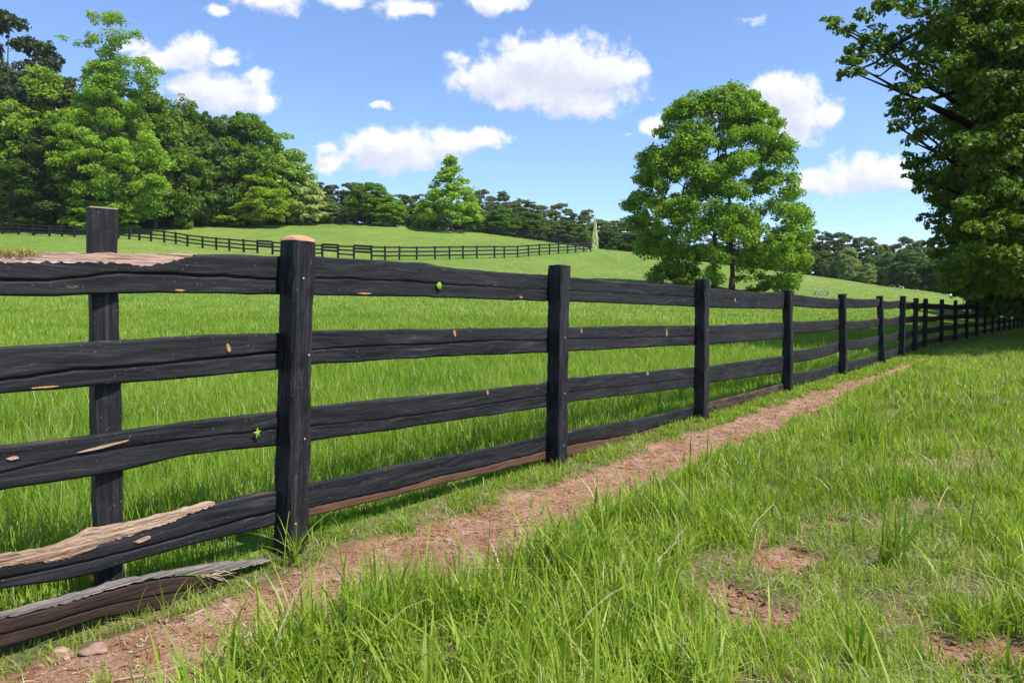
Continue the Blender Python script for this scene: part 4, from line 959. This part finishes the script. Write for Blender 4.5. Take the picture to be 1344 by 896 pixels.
# dry stalks lying on the path and verge
def stalk(pl, label, r=.0028, lift=.012):
    P = []
    for px,py,dz in pl:
        a = at(px,py,1.0); Y = (EYE-dz)/(EYE-a[2]); P.append([a[0]*Y,Y,gz((a[0]*Y,Y))+dz+lift])
    P = np.array(P); t_ = np.linspace(0,1,len(P)); tt = np.linspace(0,1,14)
    Pi = np.column_stack([np.interp(tt,t_,P[:,k]) for k in range(3)]); Pi[1:-1] = (Pi[:-2]+2*Pi[1:-1]+Pi[2:])/4
    tb = Tubes(); tb.add(Pi, r*np.linspace(1,.5,14), 6, .2)
    o = tb.build('dry_stalk', M['straw'], None, True, {'tint':np.full(14*6,.8)}); tag(o,label,'dry stalk'); return o
stalk([(300,840,0),(380,800,0),(425,782,0),(470,776,0)],'long dry stalk lying along the near path, topmost of the two straws',.003)
stalk([(290,856,0),(350,830,0),(400,812,0)],'thick dry straw lying beside the long stalk on the near path',.004)
stalk([(150,888,0),(200,878,0),(250,866,0)],'short dry stalk on the clay at the bottom left',.003)
stalk([(460,745,0),(520,745,0),(585,733,0)],'thin straw lying across the path right of the round-topped post',.002)
stalk([(1225,690,.0),(1232,665,.10),(1245,640,.14),(1258,650,.12)],'tall bent dry stalk standing in the verge at the right',.0032)
stalk([(975,720,0),(990,690,.08),(1015,665,.12)],'pale arching dry stalk above the bare clay patch',.003)
stalk([(1140,600,.0),(1160,560,.08),(1182,535,.12)],'pale dry stalk leaning out of the tall upright tuft',.003)

# ------------------------------------------------------------------ sun, sky, clouds
SE, SA = R(56), R(121)     # elevation, azimuth clockwise from +Y
sd = Vector((math.sin(SA)*math.cos(SE), math.cos(SA)*math.cos(SE), math.sin(SE)))
ld = bpy.data.lights.new('sun','SUN'); ld.energy = 4.9; ld.angle = R(.53); ld.color = (1,.955,.88)
sun = bpy.data.objects.new('sun', ld); col.objects.link(sun); sun.rotation_euler = sd.to_track_quat('Z','Y').to_euler()
w = bpy.data.worlds.new('World'); sc.world = w; w.use_nodes = True; nt = w.node_tree; nt.nodes.clear()
out = nt.nodes.new('ShaderNodeOutputWorld')
sky = N(nt,'ShaderNodeTexSky'); sky.sky_type = 'NISHITA'; sky.sun_disc = False; sky.sun_elevation = SE; sky.sun_rotation = SA
sky.air_density = 1.0; sky.dust_density = .3; sky.ozone_density = 3.0; sky.altitude = 200
bgs = N(nt,'ShaderNodeBackground',{'Color':mixc(nt,1.0,sky.outputs[0],(.93,1.0,1.16),'MULTIPLY'),'Strength':.132})
clouds = [(700,82,60,34,1),(740,92,75,42,1),(655,104,62,26,1),(612,104,28,16,.8),(800,92,50,30,1),(838,92,22,14,.8),(760,132,62,24,1),(700,125,60,20,1),
 (505,195,52,28,1),(470,200,28,14,.8),(550,200,52,20,1),(600,184,46,16,1),(640,182,26,14,1),(435,214,20,12,.9),(428,196,24,10,.5),
 (235,78,58,17,1),(255,62,26,20,1),(290,78,30,12,.8),(265,118,56,22,1),(310,125,50,24,1),(338,102,24,16,.7),(345,135,24,14,.9),
 (1030,125,45,28,1),(1045,150,50,34,1),(1085,152,24,16,1),(985,145,50,28,1),(860,166,20,13,1),(940,140,24,18,.9),
 (1130,228,50,26,1),(1085,238,48,18,1),(1170,232,40,18,1),(1120,245,60,14,.9),
 (355,2,46,18,.9),(450,0,34,15,.9),(530,10,42,15,.85),(560,14,22,10,.7),(650,0,42,17,.95),(288,14,22,11,.7),(985,30,34,12,.36),(495,140,24,7,.6),(825,177,20,5,.35),
 (170,60,30,14,.7),(450,205,60,26,.5),(820,120,50,26,.45),(300,70,40,20,.4),(1180,215,40,24,.5),(600,75,30,20,.4),(980,25,40,14,.4),(560,215,60,16,.4)]
gt = bpy.data.node_groups.new('cloud_density','ShaderNodeTree')
gt.interface.new_socket('Vector', in_out='INPUT', socket_type='NodeSocketVector'); gt.interface.new_socket('Value', in_out='OUTPUT', socket_type='NodeSocketFloat')
gi = gt.nodes.new('NodeGroupInput'); go = gt.nodes.new('NodeGroupOutput'); gv = gi.outputs[0]
wn = N(gt,'ShaderNodeTexNoise',{'Vector':gv,'Scale':22.0,'Detail':4.0,'Roughness':.55})
wv = N(gt,'ShaderNodeVectorMath',{0:wn.outputs['Color'],1:(.5,.5,.5)},operation='SUBTRACT').outputs[0]
wv = N(gt,'ShaderNodeVectorMath',{0:wv,1:(.035,.028,0)},operation='MULTIPLY').outputs[0]
pv = N(gt,'ShaderNodeVectorMath',{0:gv,1:wv},operation='ADD').outputs[0]
acc = None
for px,py,a,b,st in clouds:
    p = at(px,py,1.0); u, v = p[0], p[2]-EYE
    d = N(gt,'ShaderNodeVectorMath',{0:pv,1:(u,v,0)},operation='SUBTRACT').outputs[0]
    d = N(gt,'ShaderNodeVectorMath',{0:d,1:(F/a/1.2,F/b/1.2,0)},operation='MULTIPLY').outputs[0]
    l = N(gt,'ShaderNodeVectorMath',{0:d},operation='LENGTH').outputs['Value']
    f = math_(gt,'SUBTRACT',st*1.0,math_(gt,'MULTIPLY',l,1.0)) if st >= .99 else math_(gt,'SUBTRACT',st,l)
    if acc is None: acc = f
    else:
        s_ = gt.nodes.new('ShaderNodeMath'); s_.operation = 'SMOOTH_MAX'; gt.links.new(acc,s_.inputs[0]); gt.links.new(f,s_.inputs[1]); s_.inputs[2].default_value = .25; acc = s_.outputs[0]
fn = N(gt,'ShaderNodeTexNoise',{'Vector':gv,'Scale':34.0,'Detail':9.0,'Roughness':.62,'Distortion':.15}).outputs[0]
acc = math_(gt,'ADD',acc,math_(gt,'MULTIPLY',math_(gt,'SUBTRACT',fn,.44),1.6))
gt.links.new(acc, go.inputs[0])
tc = N(nt,'ShaderNodeTexCoord').outputs['Generated']
sx = N(nt,'ShaderNodeSeparateXYZ',{0:tc})
yy = math_(nt,'MAXIMUM',sx.outputs[1],.02)
cu = math_(nt,'DIVIDE',sx.outputs[0],yy); cv = math_(nt,'DIVIDE',sx.outputs[2],yy)
vec = N(nt,'ShaderNodeCombineXYZ',{0:cu,1:cv,2:0.0}).outputs[0]
def grp(v):
    g = nt.nodes.new('ShaderNodeGroup'); g.node_tree = gt; nt.links.new(v,g.inputs[0]); return g.outputs[0]
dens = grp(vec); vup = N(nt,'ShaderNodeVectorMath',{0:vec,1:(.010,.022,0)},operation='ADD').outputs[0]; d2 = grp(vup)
al = N(nt,'ShaderNodeMapRange',{0:dens,1:.02,2:.62,3:0.0,4:1.0},interpolation_type='SMOOTHSTEP').outputs[0]
al = math_(nt,'MULTIPLY',al,N(nt,'ShaderNodeMapRange',{0:sx.outputs[1],1:.05,2:.2,3:0.0,4:.97}).outputs[0])
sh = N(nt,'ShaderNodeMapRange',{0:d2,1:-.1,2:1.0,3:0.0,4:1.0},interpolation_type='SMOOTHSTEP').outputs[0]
cc = mixc(nt, sh, (1.0,1.0,1.0), (.70,.74,.87))  # cloud self-shading painted into the sky colour, darker on their undersides
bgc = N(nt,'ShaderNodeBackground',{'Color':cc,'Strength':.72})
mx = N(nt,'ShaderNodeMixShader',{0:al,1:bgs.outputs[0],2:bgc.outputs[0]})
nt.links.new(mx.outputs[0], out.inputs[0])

# faint summer air between here and the far treeline
hv = []
for x in (-420,420):
    for y in (-30,300):
        for z in (-3,42): hv.append((x,y,z))
hz = mesh_np('haze', np.array(hv,float), [np.array([(0,1,3,2),(4,6,7,5),(0,4,5,1),(2,3,7,6),(0,2,6,4),(1,5,7,3)])], bpy.data.materials.new('summer_haze'))
hm = hz.data.materials[0]; hm.use_nodes = True; hn = hm.node_tree; hn.nodes.clear(); ho = hn.nodes.new('ShaderNodeOutputMaterial')
vp = N(hn,'ShaderNodeVolumePrincipled',{'Color':(.88,.93,1,1),'Density':HAZE,'Anisotropy':.2}); hn.links.new(vp.outputs[0], ho.inputs['Volume'])
tag(hz, 'thin bluish summer haze in the air over the pasture', 'haze', kind='stuff')
sc.cycles.volume_bounces = 0

sc.view_settings.view_transform = 'Standard'; sc.view_settings.look = 'None'; sc.view_settings.exposure = 0.6; sc.view_settings.gamma = 1.0
sc.cycles.use_denoising = True
sc.cycles.max_bounces = 6; sc.cycles.diffuse_bounces = 3; sc.cycles.glossy_bounces = 2; sc.cycles.transmission_bounces = 4
